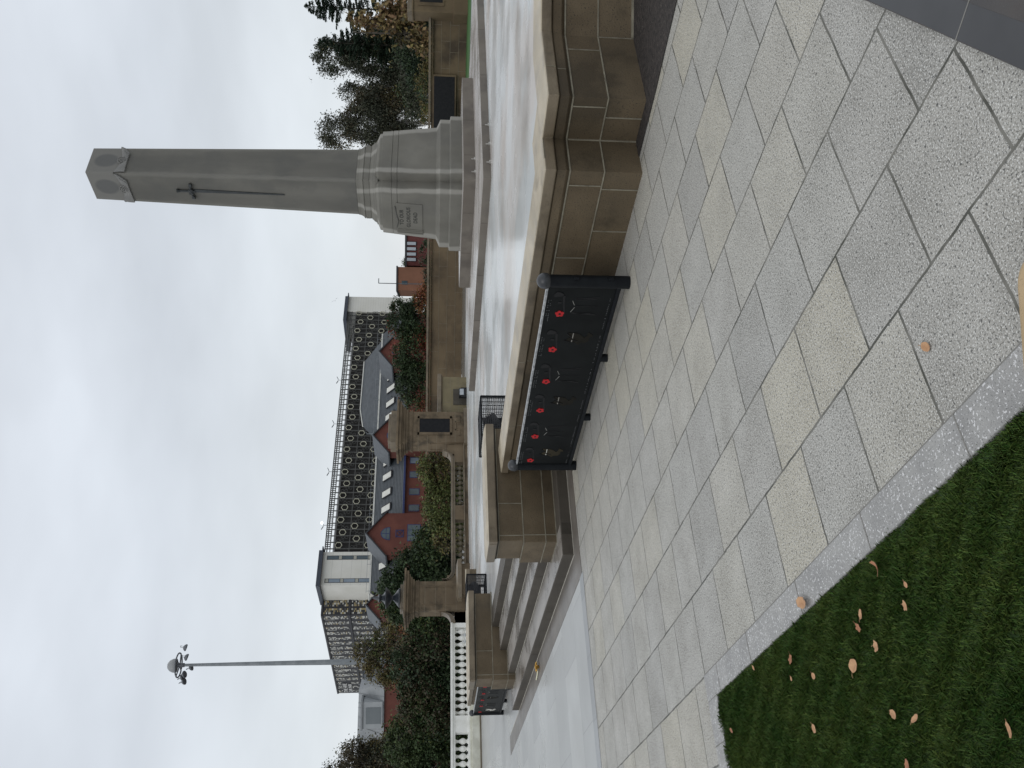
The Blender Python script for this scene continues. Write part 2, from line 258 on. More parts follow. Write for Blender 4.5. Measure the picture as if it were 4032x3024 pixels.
# ------------------------------------------------------------------ mesh helpers
WORLD = {}
def world_offset(parent):
    """things whose parts are authored in world coordinates: the offset to take off each vertex"""
    while parent is not None and parent.parent is not None: parent = parent.parent
    return WORLD.get(parent.name) if parent is not None else None
class MB:
    def __init__(s): s.v = []; s.f = []; s.mi = []
    def face(s, pts, mi=0):
        i = len(s.v); s.v += [tuple(p) for p in pts]; s.f.append(tuple(range(i, i + len(pts)))); s.mi.append(mi)
    def box(s, x0, x1, y0, y1, z0, z1, mi=0):
        i = len(s.v)
        s.v += [(x0, y0, z0), (x1, y0, z0), (x1, y1, z0), (x0, y1, z0), (x0, y0, z1), (x1, y0, z1), (x1, y1, z1), (x0, y1, z1)]
        for q in ((0, 3, 2, 1), (4, 5, 6, 7), (0, 1, 5, 4), (1, 2, 6, 5), (2, 3, 7, 6), (3, 0, 4, 7)):
            s.f.append(tuple(i + k for k in q)); s.mi.append(mi)
        return s
    def obox(s, p0, p1, t, z0, z1, mi=0, side=0):
        """box between two plan points, thickness t, centred (side 0) or to one side"""
        a = Vector(p0); b = Vector(p1); d = (b - a).normalized(); n = Vector((-d.y, d.x))
        lo, hi = (-t / 2, t / 2) if side == 0 else ((0, t) if side > 0 else (-t, 0))
        q = [a + n * lo, b + n * lo, b + n * hi, a + n * hi]
        s.prism([(v.x, v.y) for v in q], z0, z1, mi); return s
    def prism(s, poly, z0, z1, mi=0):
        n = len(poly); i = len(s.v)
        ar = sum(poly[k][0] * poly[(k + 1) % n][1] - poly[(k + 1) % n][0] * poly[k][1] for k in range(n))
        if ar < 0: poly = poly[::-1]
        s.v += [(x, y, z0) for x, y in poly] + [(x, y, z1) for x, y in poly]
        s.f.append(tuple(i + k for k in range(n))[::-1]); s.mi.append(mi)
        s.f.append(tuple(i + n + k for k in range(n))); s.mi.append(mi)
        for k in range(n):
            l = (k + 1) % n; s.f.append((i + k, i + l, i + n + l, i + n + k)); s.mi.append(mi)
        return s
    def yz_prism(s, poly, x0, x1, mi=0):
        """polygon in the y,z plane extruded along x"""
        n = len(poly); i = len(s.v)
        s.v += [(x0, y, z) for y, z in poly] + [(x1, y, z) for y, z in poly]
        s.f.append(tuple(i + k for k in range(n))); s.f.append(tuple(i + n + k for k in range(n))[::-1]); s.mi += [mi, mi]
        for k in range(n):
            l = (k + 1) % n; s.f.append((i + l, i + k, i + n + k, i + n + l)); s.mi.append(mi)
        return s
    def xz_prism(s, poly, y0, y1, mi=0):
        n = len(poly); i = len(s.v)
        s.v += [(x, y0, z) for x, z in poly] + [(x, y1, z) for x, z in poly]
        s.f.append(tuple(i + k for k in range(n))); s.f.append(tuple(i + n + k for k in range(n))[::-1]); s.mi += [mi, mi]
        for k in range(n):
            l = (k + 1) % n; s.f.append((i + l, i + k, i + n + k, i + n + l)); s.mi.append(mi)
        return s
    def rings(s, prof, cx=0, cy=0, sq=True, n=16, mi=0, caps=True):
        """stack of square (side) or round (diameter) rings: prof = [(z, size)]"""
        base = len(s.v); m_ = 4 if sq else n
        for z, d in prof:
            for k in range(m_):
                if sq:
                    sx, sy = ((-1, -1), (1, -1), (1, 1), (-1, 1))[k]; s.v.append((cx + sx * d / 2, cy + sy * d / 2, z))
                else:
                    a = 2 * PI * k / n; s.v.append((cx + math.cos(a) * d / 2, cy + math.sin(a) * d / 2, z))
        for j in range(len(prof) - 1):
            for k in range(m_):
                l = (k + 1) % m_; a = base + j * m_; b = a + m_
                s.f.append((a + k, a + l, b + l, b + k)); s.mi.append(mi)
        if caps:
            s.f.append(tuple(base + k for k in range(m_))[::-1]); s.mi.append(mi)
            t = base + (len(prof) - 1) * m_; s.f.append(tuple(t + k for k in range(m_))); s.mi.append(mi)
        return s
    def tube(s, pts, r, n=8, mi=0, r2=None):
        pts = [Vector(p) for p in pts]; base = len(s.v); N_ = len(pts)
        for i, p in enumerate(pts):
            d = (pts[min(i + 1, N_ - 1)] - pts[max(i - 1, 0)]).normalized()
            a = d.orthogonal().normalized(); b = d.cross(a)
            rr = r if r2 is None else r + (r2 - r) * i / (N_ - 1)
            for k in range(n):
                t = 2 * PI * k / n; s.v.append(tuple(p + (a * math.cos(t) + b * math.sin(t)) * rr))
        for j in range(N_ - 1):
            for k in range(n):
                l = (k + 1) % n; a = base + j * n; b = a + n
                s.f.append((a + k, a + l, b + l, b + k)); s.mi.append(mi)
        s.f.append(tuple(base + k for k in range(n))[::-1]); s.mi.append(mi)
        t = base + (N_ - 1) * n; s.f.append(tuple(t + k for k in range(n))); s.mi.append(mi)
        return s
    def build(s, name, mats, parent=None, smooth=False, bevel=0, seg=2):
        me = bpy.data.meshes.new(name); w_ = world_offset(parent)
        me.from_pydata([(x - w_[0], y - w_[1], z - w_[2]) for x, y, z in s.v] if w_ else s.v, [], s.f)
        if not isinstance(mats, (list, tuple)): mats = [mats]
        for q in mats: me.materials.append(q)
        if len(mats) > 1: me.polygons.foreach_set('material_index', s.mi)
        if smooth: me.polygons.foreach_set('use_smooth', [True] * len(me.polygons))
        me.update(); o = bpy.data.objects.new(name, me); C.objects.link(o)
        if parent: o.parent = parent
        if bevel:
            md = o.modifiers.new('bevel', 'BEVEL'); md.width = bevel; md.segments = seg; md.limit_method = 'ANGLE'; md.angle_limit = math.radians(40)
        return o
def smoothed(o, ang=40):
    me = o.data; me.polygons.foreach_set('use_smooth', [True] * len(me.polygons))
    try: me.set_sharp_from_angle(angle=math.radians(ang))
    except Exception: pass
    return o
def tag(o, label, cat, group=None, kind=None):
    if label: o['label'] = label
    if cat: o['category'] = cat
    if group: o['group'] = group
    if kind: o['kind'] = kind
    return o
def thing(name, label, cat, loc=(0, 0, 0), rz=0.0, group=None):
    o = bpy.data.objects.new(name, None); o.empty_display_size = .2; C.objects.link(o); o.location = loc; o.rotation_euler = (0, 0, rz)
    if name in ('retaining_wall', 'stone_steps', 'stair_parapet', 'memorial_panel', 'cenotaph', 'memorial_wall', 'gate_pier', 'low_stone_wall', 'stone_balustrade', 'white_balustrade', 'stone_bench_block'): WORLD[o.name] = tuple(loc)
    return tag(o, label, cat, group)
def local(o): return o
def dup(root, loc, rz=None, label=None, group=None):
    r = root.copy(); C.objects.link(r); r.location = loc
    if rz is not None: r.rotation_euler = (0, 0, rz)
    if label: r['label'] = label
    if group: r['group'] = group
    for ch in list(root.children):
        c = ch.copy(); C.objects.link(c); c.parent = r
        for g in list(ch.children):
            d = g.copy(); C.objects.link(d); d.parent = c
    return r
def struct(o):
    o['kind'] = 'structure'; return o
def sheet(name, poly, z, m_, h=None):
    b = MB(); b.face([(x, y, z) for x, y in poly]); return struct(b.build(name, m_))

# ------------------------------------------------------------------ the ground
far_m = mat('far_ground', (.10, .10, .095), (.15, .15, .14), .2, .8)
sheet('ground', [(-400, -300), (500, -300), (500, 500), (-400, 500)], -.03, far_m)
sheet('paving', [(1.285, -6), (12, -6), (12, 8.4), (-6, 8.4), (-6, 4.755), (1.285, 4.755)], 0.0, paving_m)
# pale flags run left of the steps and rise gently to the balustrade
b = MB()
b.face([(-40, 8.4, 0), (9, 8.4, 0), (9, 19.6, 0), (-40, 19.6, 0)]); b.face([(-40, 19.6, 0), (9, 19.6, 0), (9, 23.6, .275), (-40, 23.6, .275)])
struct(b.build('pale_pavement', pale_flags))
b = MB(); b.box(-6, 3.3, 8.17, 8.38, -.02, .004); struct(b.build('drain_strip', flag_material('drain_stone', (.25, .265, .27), (.29, .30, .305), .5, .6, .4)))
b = MB(); b.box(3.3, 3.652, 8.23, 17.6, -.02, .005); b.box(3.652, 4.85, 8.23, 8.570, -.02, .005)
struct(b.build('stair_border', mat('stair_border_stone', (.11, .098, .084), (.15, .132, .112), 3, .4, .2, 60, stain=(.22, .205, .19), sscale=1.6, samt=.5, rvar=.1)))
b = MB(); b.box(1.135, 1.281, -3, 4.752, -.05, .012); b.box(-6, 1.135, 4.585, 4.752, -.05, .012)
ko = struct(b.build('kerb', kerb_m, bevel=.006))
b = MB()
for y in (1.98, 2.64, 3.30, 3.98, 4.5): b.box(1.1355, 1.2805, y - .0025, y + .0025, 0, .0132)
for x in (.9, .25): b.box(x - .0025, x + .0025, 4.59, 4.75, 0, .0132)
b.box(1.281, 1.2895, -3, 4.755, -.01, .0035); b.box(-6, 1.2895, 4.7525, 4.760, -.01, .0035)
struct(b.build('kerb_joint', mat('kerb_joint_mortar', (.17, .165, .15), (.22, .215, .2), 9, .9)))
sheet('lawn', [(-6, -3), (1.134, -3), (1.134, 4.584), (-6, 4.584)], -.004, earth_m)
sheet('planting_bed', [(5.20, 1.5), (5.10, 3.1), (5.06, 3.6), (5.05, 4.19), (5.3, 4.3), (9, 4.3), (9, 1.5)], .006, soil_m)

rng = np.random.default_rng(5)
def quick_mesh(name, verts, faces_n, nv, mats, mi=None, parent=None, smooth=False):
    """verts (n*nv,3), every face uses nv consecutive vertices"""
    me = bpy.data.meshes.new(name); n = len(verts) // nv
    me.vertices.add(len(verts)); me.vertices.foreach_set('co', np.ascontiguousarray(verts, dtype=np.float32).ravel())
    me.loops.add(len(verts)); me.loops.foreach_set('vertex_index', np.arange(len(verts), dtype=np.int32))
    me.polygons.add(n); me.polygons.foreach_set('loop_start', np.arange(0, len(verts), nv, dtype=np.int32))
    me.polygons.foreach_set('loop_total', np.full(n, nv, dtype=np.int32))
    for q in (mats if isinstance(mats, (list, tuple)) else [mats]): me.materials.append(q)
    if mi is not None: me.polygons.foreach_set('material_index', np.asarray(mi, dtype=np.int32))
    me.update(calc_edges=True); me.validate()
    o = bpy.data.objects.new(name, me); C.objects.link(o)
    if parent: o.parent = parent
    return o
# grass blades: only where the lawn can be seen
def grass():
    n = 210000
    x = rng.uniform(-.6, 1.15, n); y = rng.uniform(1.5, 4.6, n)
    keep = (x > -.2) | (y > 2.6); x, y = x[keep], y[keep]
    # clumps: jitter toward tuft centres, and slightly bare patches
    cx = np.round(x / .05) * .05; cy = np.round(y / .05) * .05
    h = (.012 + .014 * rng.random(len(x))) * (1 + .3 * np.sin(cx * 37.1 + cy * 23.7)) * np.clip(.55 + (1.15 - x) * 6, .5, 1)
    ang = rng.uniform(0, 2 * PI, len(x)); lean = rng.uniform(.3, 1.25, len(x)) * h
    wv = rng.uniform(.0007, .0014, len(x))
    dx, dy = np.cos(ang), np.sin(ang); z0 = -.004
    bl = np.stack([x - dy * wv, y + dx * wv, np.full_like(x, z0)], 1); br = np.stack([x + dy * wv, y - dx * wv, np.full_like(x, z0)], 1)
    mx_ = x + dx * lean * .35; my = y + dy * lean * .35; mz = z0 + h * .62
    mr = np.stack([mx_ + dy * wv * .8, my - dx * wv * .8, mz], 1); ml = np.stack([mx_ - dy * wv * .8, my + dx * wv * .8, mz], 1)
    tip = np.stack([x + dx * lean, y + dy * lean, z0 + h], 1)
    v = np.stack([bl, br, mr, tip, ml], 1).reshape(-1, 3)
    o = quick_mesh('grass', v, 5, 5, grass_m)
    tag(o, 'short dark green lawn grass in the near corner beside the granite kerb', 'grass', kind='stuff')
grass()

# ------------------------------------------------------------------ the raised platform
FL = .505
struct(MB().prism([(5.02, 4.4), (5.42, 4.4), (5.42, 3.95), (6.1, 3.95), (12, -.3), (60, -8), (60, 42), (14, 42), (8.0, 26), (8.0, 19.75), (5.02, 19.75), (5.02, 14.3), (4.862, 14.3), (4.862, 9.3), (5.02, 9.3)], -.02, FL).build('platform', plat_flags))
def LD(lat, dep): v = r0 * lat + fw0 * dep; return (v.x, v.y)
wall_line = [(34.0, 8.0), (31.2, 13.4), (29.43, 17.37), (29.1, 18.29), (28.38, 19.88), (26.57, 22.1), (23.57, 24.78), (21.25, 26.79), (19.89, 27.95), (16.9, 30.4)]
def offs(line, d):
    o_ = []
    for i, p in enumerate(line):
        a = Vector(line[max(0, i - 1)]); b_ = Vector(line[min(len(line) - 1, i + 1)]); t = (b_ - a).normalized(); n_ = Vector((-t.y, t.x)); o_.append((p[0] + n_.x * d, p[1] + n_.y * d))
    return o_
front = offs(wall_line, 4.1)
sheet('turf_mat', wall_line[1:6] + front[1:6][::-1], FL + .006, turf_m)
sheet('wet_margin', wall_line[6:9] + front[6:9][::-1], FL + .006, flag_material('wet_dark_flags', (.12, .125, .12), (.17, .175, .17), .25, .5, .35, damp=.4))

def block_wall(t, name, p0, p1, z0, z1, thick, m_, courses, joints, mort=mortar, w_=.006, proud=.003, side=1):
    """straight wall p0->p1 whose visible face is on the right hand of p0->p1; joints: list per course of distances"""
    mb = MB(); mb.obox(p0, p1, thick, z0, z1, side=side); o = mb.build(name, m_, t)
    a = Vector(p0); b_ = Vector(p1); d = (b_ - a).normalized(); L_ = (b_ - a).length; n_ = Vector((-d.y, d.x)) * (-1 if side > 0 else 1)
    mm = MB()
    for k, z in enumerate(courses): mm.obox(a + n_ * proud * .5, b_ + n_ * proud * .5, proud + .01, z - w_, z + w_)
    lv = [z0] + list(courses) + [z1]
    for k, js in enumerate(joints):
        for j in js:
            if 0 < j < L_:
                c_ = a + d * j; mm.obox(c_ - d * w_ * .8 + n_ * proud * .45, c_ + d * w_ * .8 + n_ * proud * .45, proud + .008, lv[k] + w_, lv[k + 1] - w_)
    if mm.v: mm.build('mortar_joint', mort, t)
    return o

# ---- near retaining wall with its moulded coping
rw = thing('retaining_wall', 'nearest brown sandstone retaining wall with moulded coping, jutting out beside the mulch bed', 'wall', (4.87, 6, 0))
def coped(t, line, closed_end=False):
    """wall body, lower band, upper band and sloped top along a plan polyline (visible side = right hand going along)"""
    body = MB(); low = MB(); upm = MB()
    inn = .30
    def off(line, d):
        res = []
        for i, p in enumerate(line):
            p = Vector(p)
            if i == 0: t1 = (Vector(line[1]) - p).normalized(); n1 = Vector((t1.y, -t1.x)); res.append(p + n1 * d); continue
            if i == len(line) - 1: t1 = (p - Vector(line[-2])).normalized(); n1 = Vector((t1.y, -t1.x)); res.append(p + n1 * d); continue
            t1 = (p - Vector(line[i - 1])).normalized(); t2 = (Vector(line[i + 1]) - p).normalized()
            n1 = Vector((t1.y, -t1.x)); n2 = Vector((t2.y, -t2.x)); bis = (n1 + n2).normalized(); res.append(p + bis * (d / max(.3, bis.dot(n1))))
        return res
    prof_body = [(-inn, -.02), (0, -.02), (0, .566), (-inn, .566)]
    prof_low = [(-inn, .566), (.006, .566), (.020, .582), (.024, .590), (.024, .655), (.012, .664), (-inn, .664)]
    prof_up = [(-inn, .664), (.036, .664), (.044, .672), (.044, .742), (.042, .748), (-inn, .748)]
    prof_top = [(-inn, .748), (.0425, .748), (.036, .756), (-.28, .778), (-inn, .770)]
    topm = MB()
    for mb, prof in ((body, prof_body), (low, prof_low), (upm, prof_up), (topm, prof_top)):
        cols = [off(line, d) for d, z in prof]; base = len(mb.v); n_ = len(prof)
        for i in range(len(line)):
            for k in range(n_): mb.v.append((cols[k][i].x, cols[k][i].y, prof[k][1]))
        for i in range(len(line) - 1):
            for k in range(n_):
                l = (k + 1) % n_; mb.f.append((base + i * n_ + k, base + i * n_ + l, base + (i + 1) * n_ + l, base + (i + 1) * n_ + k)); mb.mi.append(0)
        mb.f.append(tuple(base + k for k in range(n_))[::-1]); mb.f.append(tuple(base + (len(line) - 1) * n_ + k for k in range(n_))); mb.mi += [0, 0]
    body.build('wall_block', sand, t); low.build('lower_moulding', sand, t); co = upm.build('coping', sand_coping, t, bevel=.004); topm.build('skylit_top', coping_top_m, co)
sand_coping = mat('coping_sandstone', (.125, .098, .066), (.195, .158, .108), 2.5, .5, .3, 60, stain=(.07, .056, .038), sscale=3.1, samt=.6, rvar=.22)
coping_top_m = mat('coping_top_sandstone', (.33, .285, .205), (.46, .40, .30), 3.5, .5, .4, 70, stain=(.24, .20, .14), sscale=5, samt=.6, rvar=.2)  # paler sawn stone, with the sky light the top catches painted in
near_line = [(4.87, 8.84), (4.87, 4.19), (5.23, 4.19), (5.23, 3.80), (6.01, 3.80), (7.9, 2.47), (9.5, 1.3)]
coped(rw, near_line[::-1][::-1])
mm = MB(); pr = .003
def vline(mb, p, nrm, z0, z1, w_=.0042):
    t_ = Vector((-nrm[1], nrm[0])); c_ = Vector(p) + Vector(nrm) * pr * .4
    mb.obox(c_ - t_ * w_, c_ + t_ * w_, pr + .008, z0, z1)
def hline(mb, line, z, w_=.0048):
    for i in range(len(line) - 1):
        a = Vector(line[i]); b_ = Vector(line[i + 1]); d = (b_ - a).normalized(); n_ = Vector((d.y, -d.x))
        mb.obox(a + n_ * pr * .4 - d * .002, b_ + n_ * pr * .4 + d * .002, pr + .008, z - w_, z + w_)
hline(mm, near_line, .292); hline(mm, near_line, .556, .006)
for y in (4.33, 5.13, 6.10, 7.05, 8.0): vline(mm, (4.87, y), (-1, 0), .300, .546)
for y in (4.36, 4.81, 5.66, 6.6, 7.5, 8.4): vline(mm, (4.87, y), (-1, 0), 0, .284)
for x, z0, z1 in ((5.82, .300, .546), (6.0, 0, .284)): vline(mm, (x, 3.80), (0, -1), z0, z1)
vline(mm, (5.2265, 4.187), (0, -1), .0, .546); vline(mm, (5.23, 3.88), (-1, 0), .300, .546); vline(mm, (5.23, 3.97), (-1, 0), 0, .284)
dn = Vector((-1.33, -1.89)).normalized(); a = Vector((6.01, 3.80)); dd = Vector((1.89, -1.33)).normalized()
for s_, z0, z1 in ((.55, .300, .546), (.9, 0, .284), (1.4, .3, .546)): vline(mm, a + dd * s_, (dn.x, dn.y), z0, z1)
# bright lime line where the wall meets the bed
for i in (4, 5):
    p, q = Vector(near_line[i]), Vector(near_line[i + 1]); d = (q - p).normalized(); n_ = Vector((d.y, -d.x)); mm.obox(p + n_ * .006, q + n_ * .006, .02, -.01, .022)
mm.build('mortar_joint', mortar, rw)
mm = MB()
for y in (5.39, 6.58, 7.78): mm.box(4.823, 4.8275, y - .003, y + .003, .672, .748); mm.box(4.843, 4.8475, y - .003, y + .003, .59, .655)
for x in (5.53, 6.06): mm.box(x - .003, x + .003, 3.7525, 3.757, .672, .748); mm.box(x - .003, x + .003, 3.7725, 3.777, .59, .655)
mm.box(4.95, 5.18, 4.142, 4.1465, .750, .7525)
mm.build('coping_joint', mortar, rw)

rw2 = thing('retaining_wall', 'far stretch of sandstone retaining wall behind the left-hand memorial panel, beyond the steps', 'wall', (4.87, 17, 0))
coped(rw2, [(8.0, 19.9), (4.87, 19.9), (4.87, 15.1)])
for z in (.292, .556): MB().box(4.866, 4.88, 15.1, 19.9, z - .006, z + .006).build('mortar_joint', mortar, rw2)

# ---- stone steps
st = thing('stone_steps', 'flight of four worn brown stone steps with wet treads rising to the platform', 'steps', (4.2, 12, 0))
YA, YB = 8.571, 15.5
R1, R2, R3, R4 = 3.653, 4.05, 4.445, 4.863
MB().box(R1, 4.87, YA, YB, -.01, .131).build('step', stair_m, st, bevel=.008)
MB().box(R2, 4.88, 9.5, 14.62, .131, .256).build('step', stair_m, st, bevel=.008)
MB().box(R3, 4.89, 9.5, 14.62, .256, .383).build('step', stair_m, st, bevel=.008)
MB().box(R4 - .002, 5.2, 9.5, 14.62, .383, FL + .004).build('step', stair_m, st, bevel=.008)
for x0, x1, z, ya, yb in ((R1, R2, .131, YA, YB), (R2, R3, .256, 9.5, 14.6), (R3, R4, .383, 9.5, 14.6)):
    MB().box(x0 + .006, x1 - .03, ya + .006, yb - .006, z, z + .003).build('sky_sheen_tread', tread_m, st)  # thin pale sheets carrying the painted sky sheen
mm = MB()
mm.box(R1 - .012, R1, YA - .004, 17.3, -.005, .0085); mm.box(R1, 4.86, YA - .012, YA, -.005, .0085)
for x, z in ((R2, .131), (R3, .256), (R4, .383)): mm.box(x - .011, x + .001, 9.5, 14.62, z - .001, z + .006)
mm.build('mortar_joint', mat('pale_mortar', (.42, .40, .35), (.5, .48, .42), 10, .8), st)
mm = MB(); mm.box(3.9, 4.04, 8.5682, 8.5692, .0, .12)
for x, z0, z1, ys in ((R1, .01, .131, (10.4, 12.2, 14.1)), (R2, .137, .256, (10.2, 12.5)), (R3, .262, .383, (11.1, 13.2)), (R4 - .002, .389, .5, (10.6, 12.6))):
    for y in ys: mm.box(x - .0012, x + .001, y - .002, y + .002, z0, z1 - .008)
mm.build('step_joint', dark_mortar, st)

# ---- the two parapet blocks flanking the steps
def parapet(y0, sgn, label):
    """y0 = face toward the camera side, block grows with +y"""
    t = thing('stair_parapet', label, 'parapet wall', (4.6, y0 + .3, .131), group='parapet blocks flanking the steps')
    th = .60
    MB().box(3.94, 5.50, y0, y0 + th, .131, .520).build('wall_block', sand, t, bevel=.004)
    MB().box(3.965, 5.48, y0 + .012, y0 + th - .07, .520, .806).build('wall_block', sand, t, bevel=.004)
    MB().box(3.955, 5.48, y0 + .006, y0 + th - .076, .806, .826).build('recess_band', dark_mortar, t)
    cap = MB(); x0, x1, ya, yb = 3.925, 5.52, y0 - .035, y0 + th - .05
    cap.box(x0, x1, ya, yb, .826, .925)
    cap.v += [(x0, ya, .925), (x1, ya, .925), (x1, yb, .925), (x0, yb, .925), (x0 + .06, ya + .06, .948), (x1 - .06, ya + .06, .948), (x1 - .06, yb - .06, .948), (x0 + .06, yb - .06, .948)]
    i = len(cap.v) - 8
    for q in ((0, 1, 5, 4), (1, 2, 6, 5), (2, 3, 7, 6), (3, 0, 4, 7), (4, 5, 6, 7)): cap.f.append(tuple(i + k for k in q)); cap.mi.append(0)
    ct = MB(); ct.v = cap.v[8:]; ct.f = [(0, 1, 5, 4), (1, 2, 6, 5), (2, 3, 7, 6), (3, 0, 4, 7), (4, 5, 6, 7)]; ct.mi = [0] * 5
    cap.v = cap.v[:8]; cap.f = cap.f[:6]; cap.mi = cap.mi[:6]
    co = cap.build('coping', sand_coping, t, bevel=.006); ct.build('skylit_top', coping_top_m, co)  # top planes use the paler colour with sky light in it
    pn = MB(); pn.box(x0 - .004, x0, ya + .05, yb - .05, .838, .915); pn.box(x0 + .18, x1 - .2, ya - .004, ya, .838, .915); pn.build('raised_fascia', sand_coping, t)
    mm = MB(); w_ = .0055
    for z in (.264, .520):
        mm.box(3.9365, 5.503, y0 - .0035, y0 + .01, z - w_, z + w_); mm.box(3.9365, 3.95, y0, y0 + th + .0, z - w_, z + w_)
    mm.box(3.962, 5.47, y0 + .008, y0 + .02, .797, .809); mm.box(3.961, 3.97, y0 + .012, y0 + th - .08, .797, .809)
    mm.box(3.932, 5.0, y0 - .006, y0 + .008, .128, .142); mm.box(3.932, 3.95, y0, y0 + th, .128, .142)
    for x, za, zb, dy in ((4.03, .142, .258, 0), (4.03, .270, .514, 0), (4.03, .526, .797, .012), (4.44, .526, .797, .012)):
        mm.box(x - .005, x + .005, y0 + dy - .0035, y0 + dy + .01, za, zb)
    mm.build('mortar_joint', mortar, t)
    return t
parapet(8.87, 1, 'nearer carved sandstone parapet block flanking the right side of the steps')
parapet(14.56, -1, 'farther sandstone parapet block on the left side of the steps')

# ---- memorial panels in front of the walls
def star(cy, cz, r, n=5, depth=.72, rot=0.0, res=30):
    return [(cy + math.cos(2 * PI * k / res + rot) * r * (depth + (1 - depth) * abs(math.cos(n * (PI * k / res)))), cz + math.sin(2 * PI * k / res + rot) * r * (depth + (1 - depth) * abs(math.cos(n * (PI * k / res))))) for k in range(res)]
def panel(y0, label, faded):
    L_ = 3.02; t = thing('memorial_panel', label, 'memorial panel', (4.455, y0 + L_ / 2, 0), group='black memorial panels by the steps')
    for k, y in enumerate((y0, y0 + L_)):
        p = MB().rings([(0, .106), (.655, .106)], 4.455, y, sq=False, n=28).build('post', black_m, t); smoothed(p)
        bm = bmesh.new(); bmesh.ops.create_uvsphere(bm, u_segments=28, v_segments=16, radius=.066); me = bpy.data.meshes.new('ball_finial'); bm.to_mesh(me); bm.free()
        me.materials.append(ball_m); me.polygons.foreach_set('use_smooth', [True] * len(me.polygons)); o = bpy.data.objects.new('ball_finial', me); C.objects.link(o); o.parent = p; o.location = Vector((4.455, y, .688)) - t.location
        s_ = -1 if k == 0 else 1
        for z in (.16, .44): smoothed(MB().rings([(z - .02, .03), (z + .02, .03)], 4.44, y + s_ * .055, sq=False, n=10).build('fixing_bolt', black_m, p))
    MB().box(4.443, 4.455, y0 + .045, y0 + L_ - .045, .072, .655).build('panel', panel_m, t)
    MB().box(4.435, 4.470, y0 + .045, y0 + L_ - .045, .652, .668).build('top_rail', mat('worn_bright_edge', (.20, .21, .22), (.45, .46, .47), 30, .35, metal=.2), t)
    MB().box(4.425, 4.470, y0 + .045, y0 + L_ - .045, .060, .092).build('bottom_rail', black_m, t, bevel=.004)
    for f in (1.02, 2.02): smoothed(MB().rings([(0, .075), (.062, .075)], 4.452, y0 + f, sq=False, n=18).build('foot', black_m, t))
    X = 4.443
    for k in range(6):
        yc = y0 + .39 + .498 * k
        dm = MB()
        blob = [(-.10, .596), (-.133, .587), (-.150, .571), (-.145, .542), (-.124, .514), (-.10, .511), (-.095, .537), (-.088, .585)]
        base_ = yc - .125 + .0
        dm.yz_prism([(base_ + a_, z_) for a_, z_ in blob], X - .004, X)
        dm.yz_prism([(base_ + a_, z_) for a_, z_ in ((-.105, .521), (-.105, .500), (-.008, .494), (.126, .474), (.126, .488), (.026, .503), (-.008, .508))], X - .004, X)
        dm.yz_prism([(base_ + a_, z_) for a_, z_ in ((-.026, .552), (-.026, .522), (-.006, .520), (-.006, .550))], X - .004, X)
        dm.yz_prism([(base_ + a_, z_) for a_, z_ in ((.122, .545), (.122, .474), (.132, .474), (.132, .545))], X - .004, X)
        dm.build('cap_silhouette', cut_m, t)
        pp = MB().yz_prism(star(yc - .0, .520, .039, rot=.5 + k * .3), X - .0065, X).build('poppy', red_m, t)
        MB().yz_prism(star(yc, .520, .011, depth=.9), X - .0085, X - .0064).build('poppy_centre', cut_m, pp)
        # lettering dots above each cap
        lt = MB()
        rr = random.Random(k * 7 + int(y0))
        for q in range(13):
            yy = yc - .17 + q * .022
            for z in (.628, .609):
                if rr.random() < .8: hh = rr.uniform(.004, .008); lt.box(X - .0012, X, yy, yy + .006, z, z + hh)
        for q in range(18):
            yy = yc - .2 + q * .023
            if rr.random() < .7: lt.box(X - .0012, X, yy, yy + .006, .118, .118 + rr.uniform(.004, .009))
        lt.build('small_lettering', mat('worn_lettering', (.10, .105, .11), (.16, .165, .17), 30, .6), t)
        if k % 2 == 0:
            rf = MB()
            for (a1, z1, a2, z2, ww) in ((-.190, .408, -.215, .215, .010), (-.175, .406, -.196, .232, .006), (-.017, .430, .008, .215, .012), (-.004, .405, -.012, .257, .006), (-.100, .394, -.100, .219, .004)):
                rf.yz_prism([(yc + a1 - ww / 2, z1), (yc + a1 + ww / 2, z1), (yc + a2 + ww / 2, z2), (yc + a2 - ww / 2, z2)], X - .003, X)
            rf.build('rifle_silhouette', cut_m, t)
            sl_ = MB().yz_prism([(yc - .028, .428), (yc - .024, .433), (yc - .082, .408), (yc - .084, .403)], X - .004, X)
            sl_.yz_prism([(yc - .168, .43), (yc - .165, .433), (yc - .112, .412), (yc - .114, .408)], X - .002, X); sl_.build('pale_stripe', mat('worn_stripe', (.18, .18, .17), (.28, .28, .26), 30, .6), t)
        else:
            yr = yc - .145
            body = [(-.098, .412), (-.094, .355), (-.091, .330), (-.072, .296), (-.029, .261), (-.058, .240), (-.092, .239), (-.107, .234), (-.073, .192), (-.034, .188), (-.048, .204), (-.024, .216), (.005, .212), (.043, .237), (.045, .282), (.075, .298), (.045, .329), (.036, .362), (.006, .4155), (-.028, .3945), (-.028, .380)]
            last = (k == 5)
            MB().yz_prism([(yr + a_, z_) for a_, z_ in body], X - .003, X).build('painted_figure', (pale_m if faded else brown_m) if last else brown2_m, t)
            wb = MB(); wb.yz_prism([(yr + a_, z_) for a_, z_ in ((-.094, .368), (-.089, .360), (-.016, .360), (-.023, .369))], X - .0045, X - .0028); wb.yz_prism([(yr + a_, z_) for a_, z_ in ((.001, .370), (.009, .3606), (.033, .3615), (.028, .3695))], X - .0045, X - .0028)
            wb.build('pale_stripe', pale_m if last else mat('worn_stripe2', (.22, .21, .19), rough=.6), t)
            dl = MB(); dl.tube([(X - .005, yr + a_, z_) for a_, z_ in ((-.086, .417), (-.033, .375), (.001, .354), (.021, .312))], .004, 6); dl.tube([(X - .005, yr + a_, z_) for a_, z_ in ((.009, .435), (.031, .388), (.036, .343))], .0035, 6)
            dl.build('dark_strap', cut_m, t)
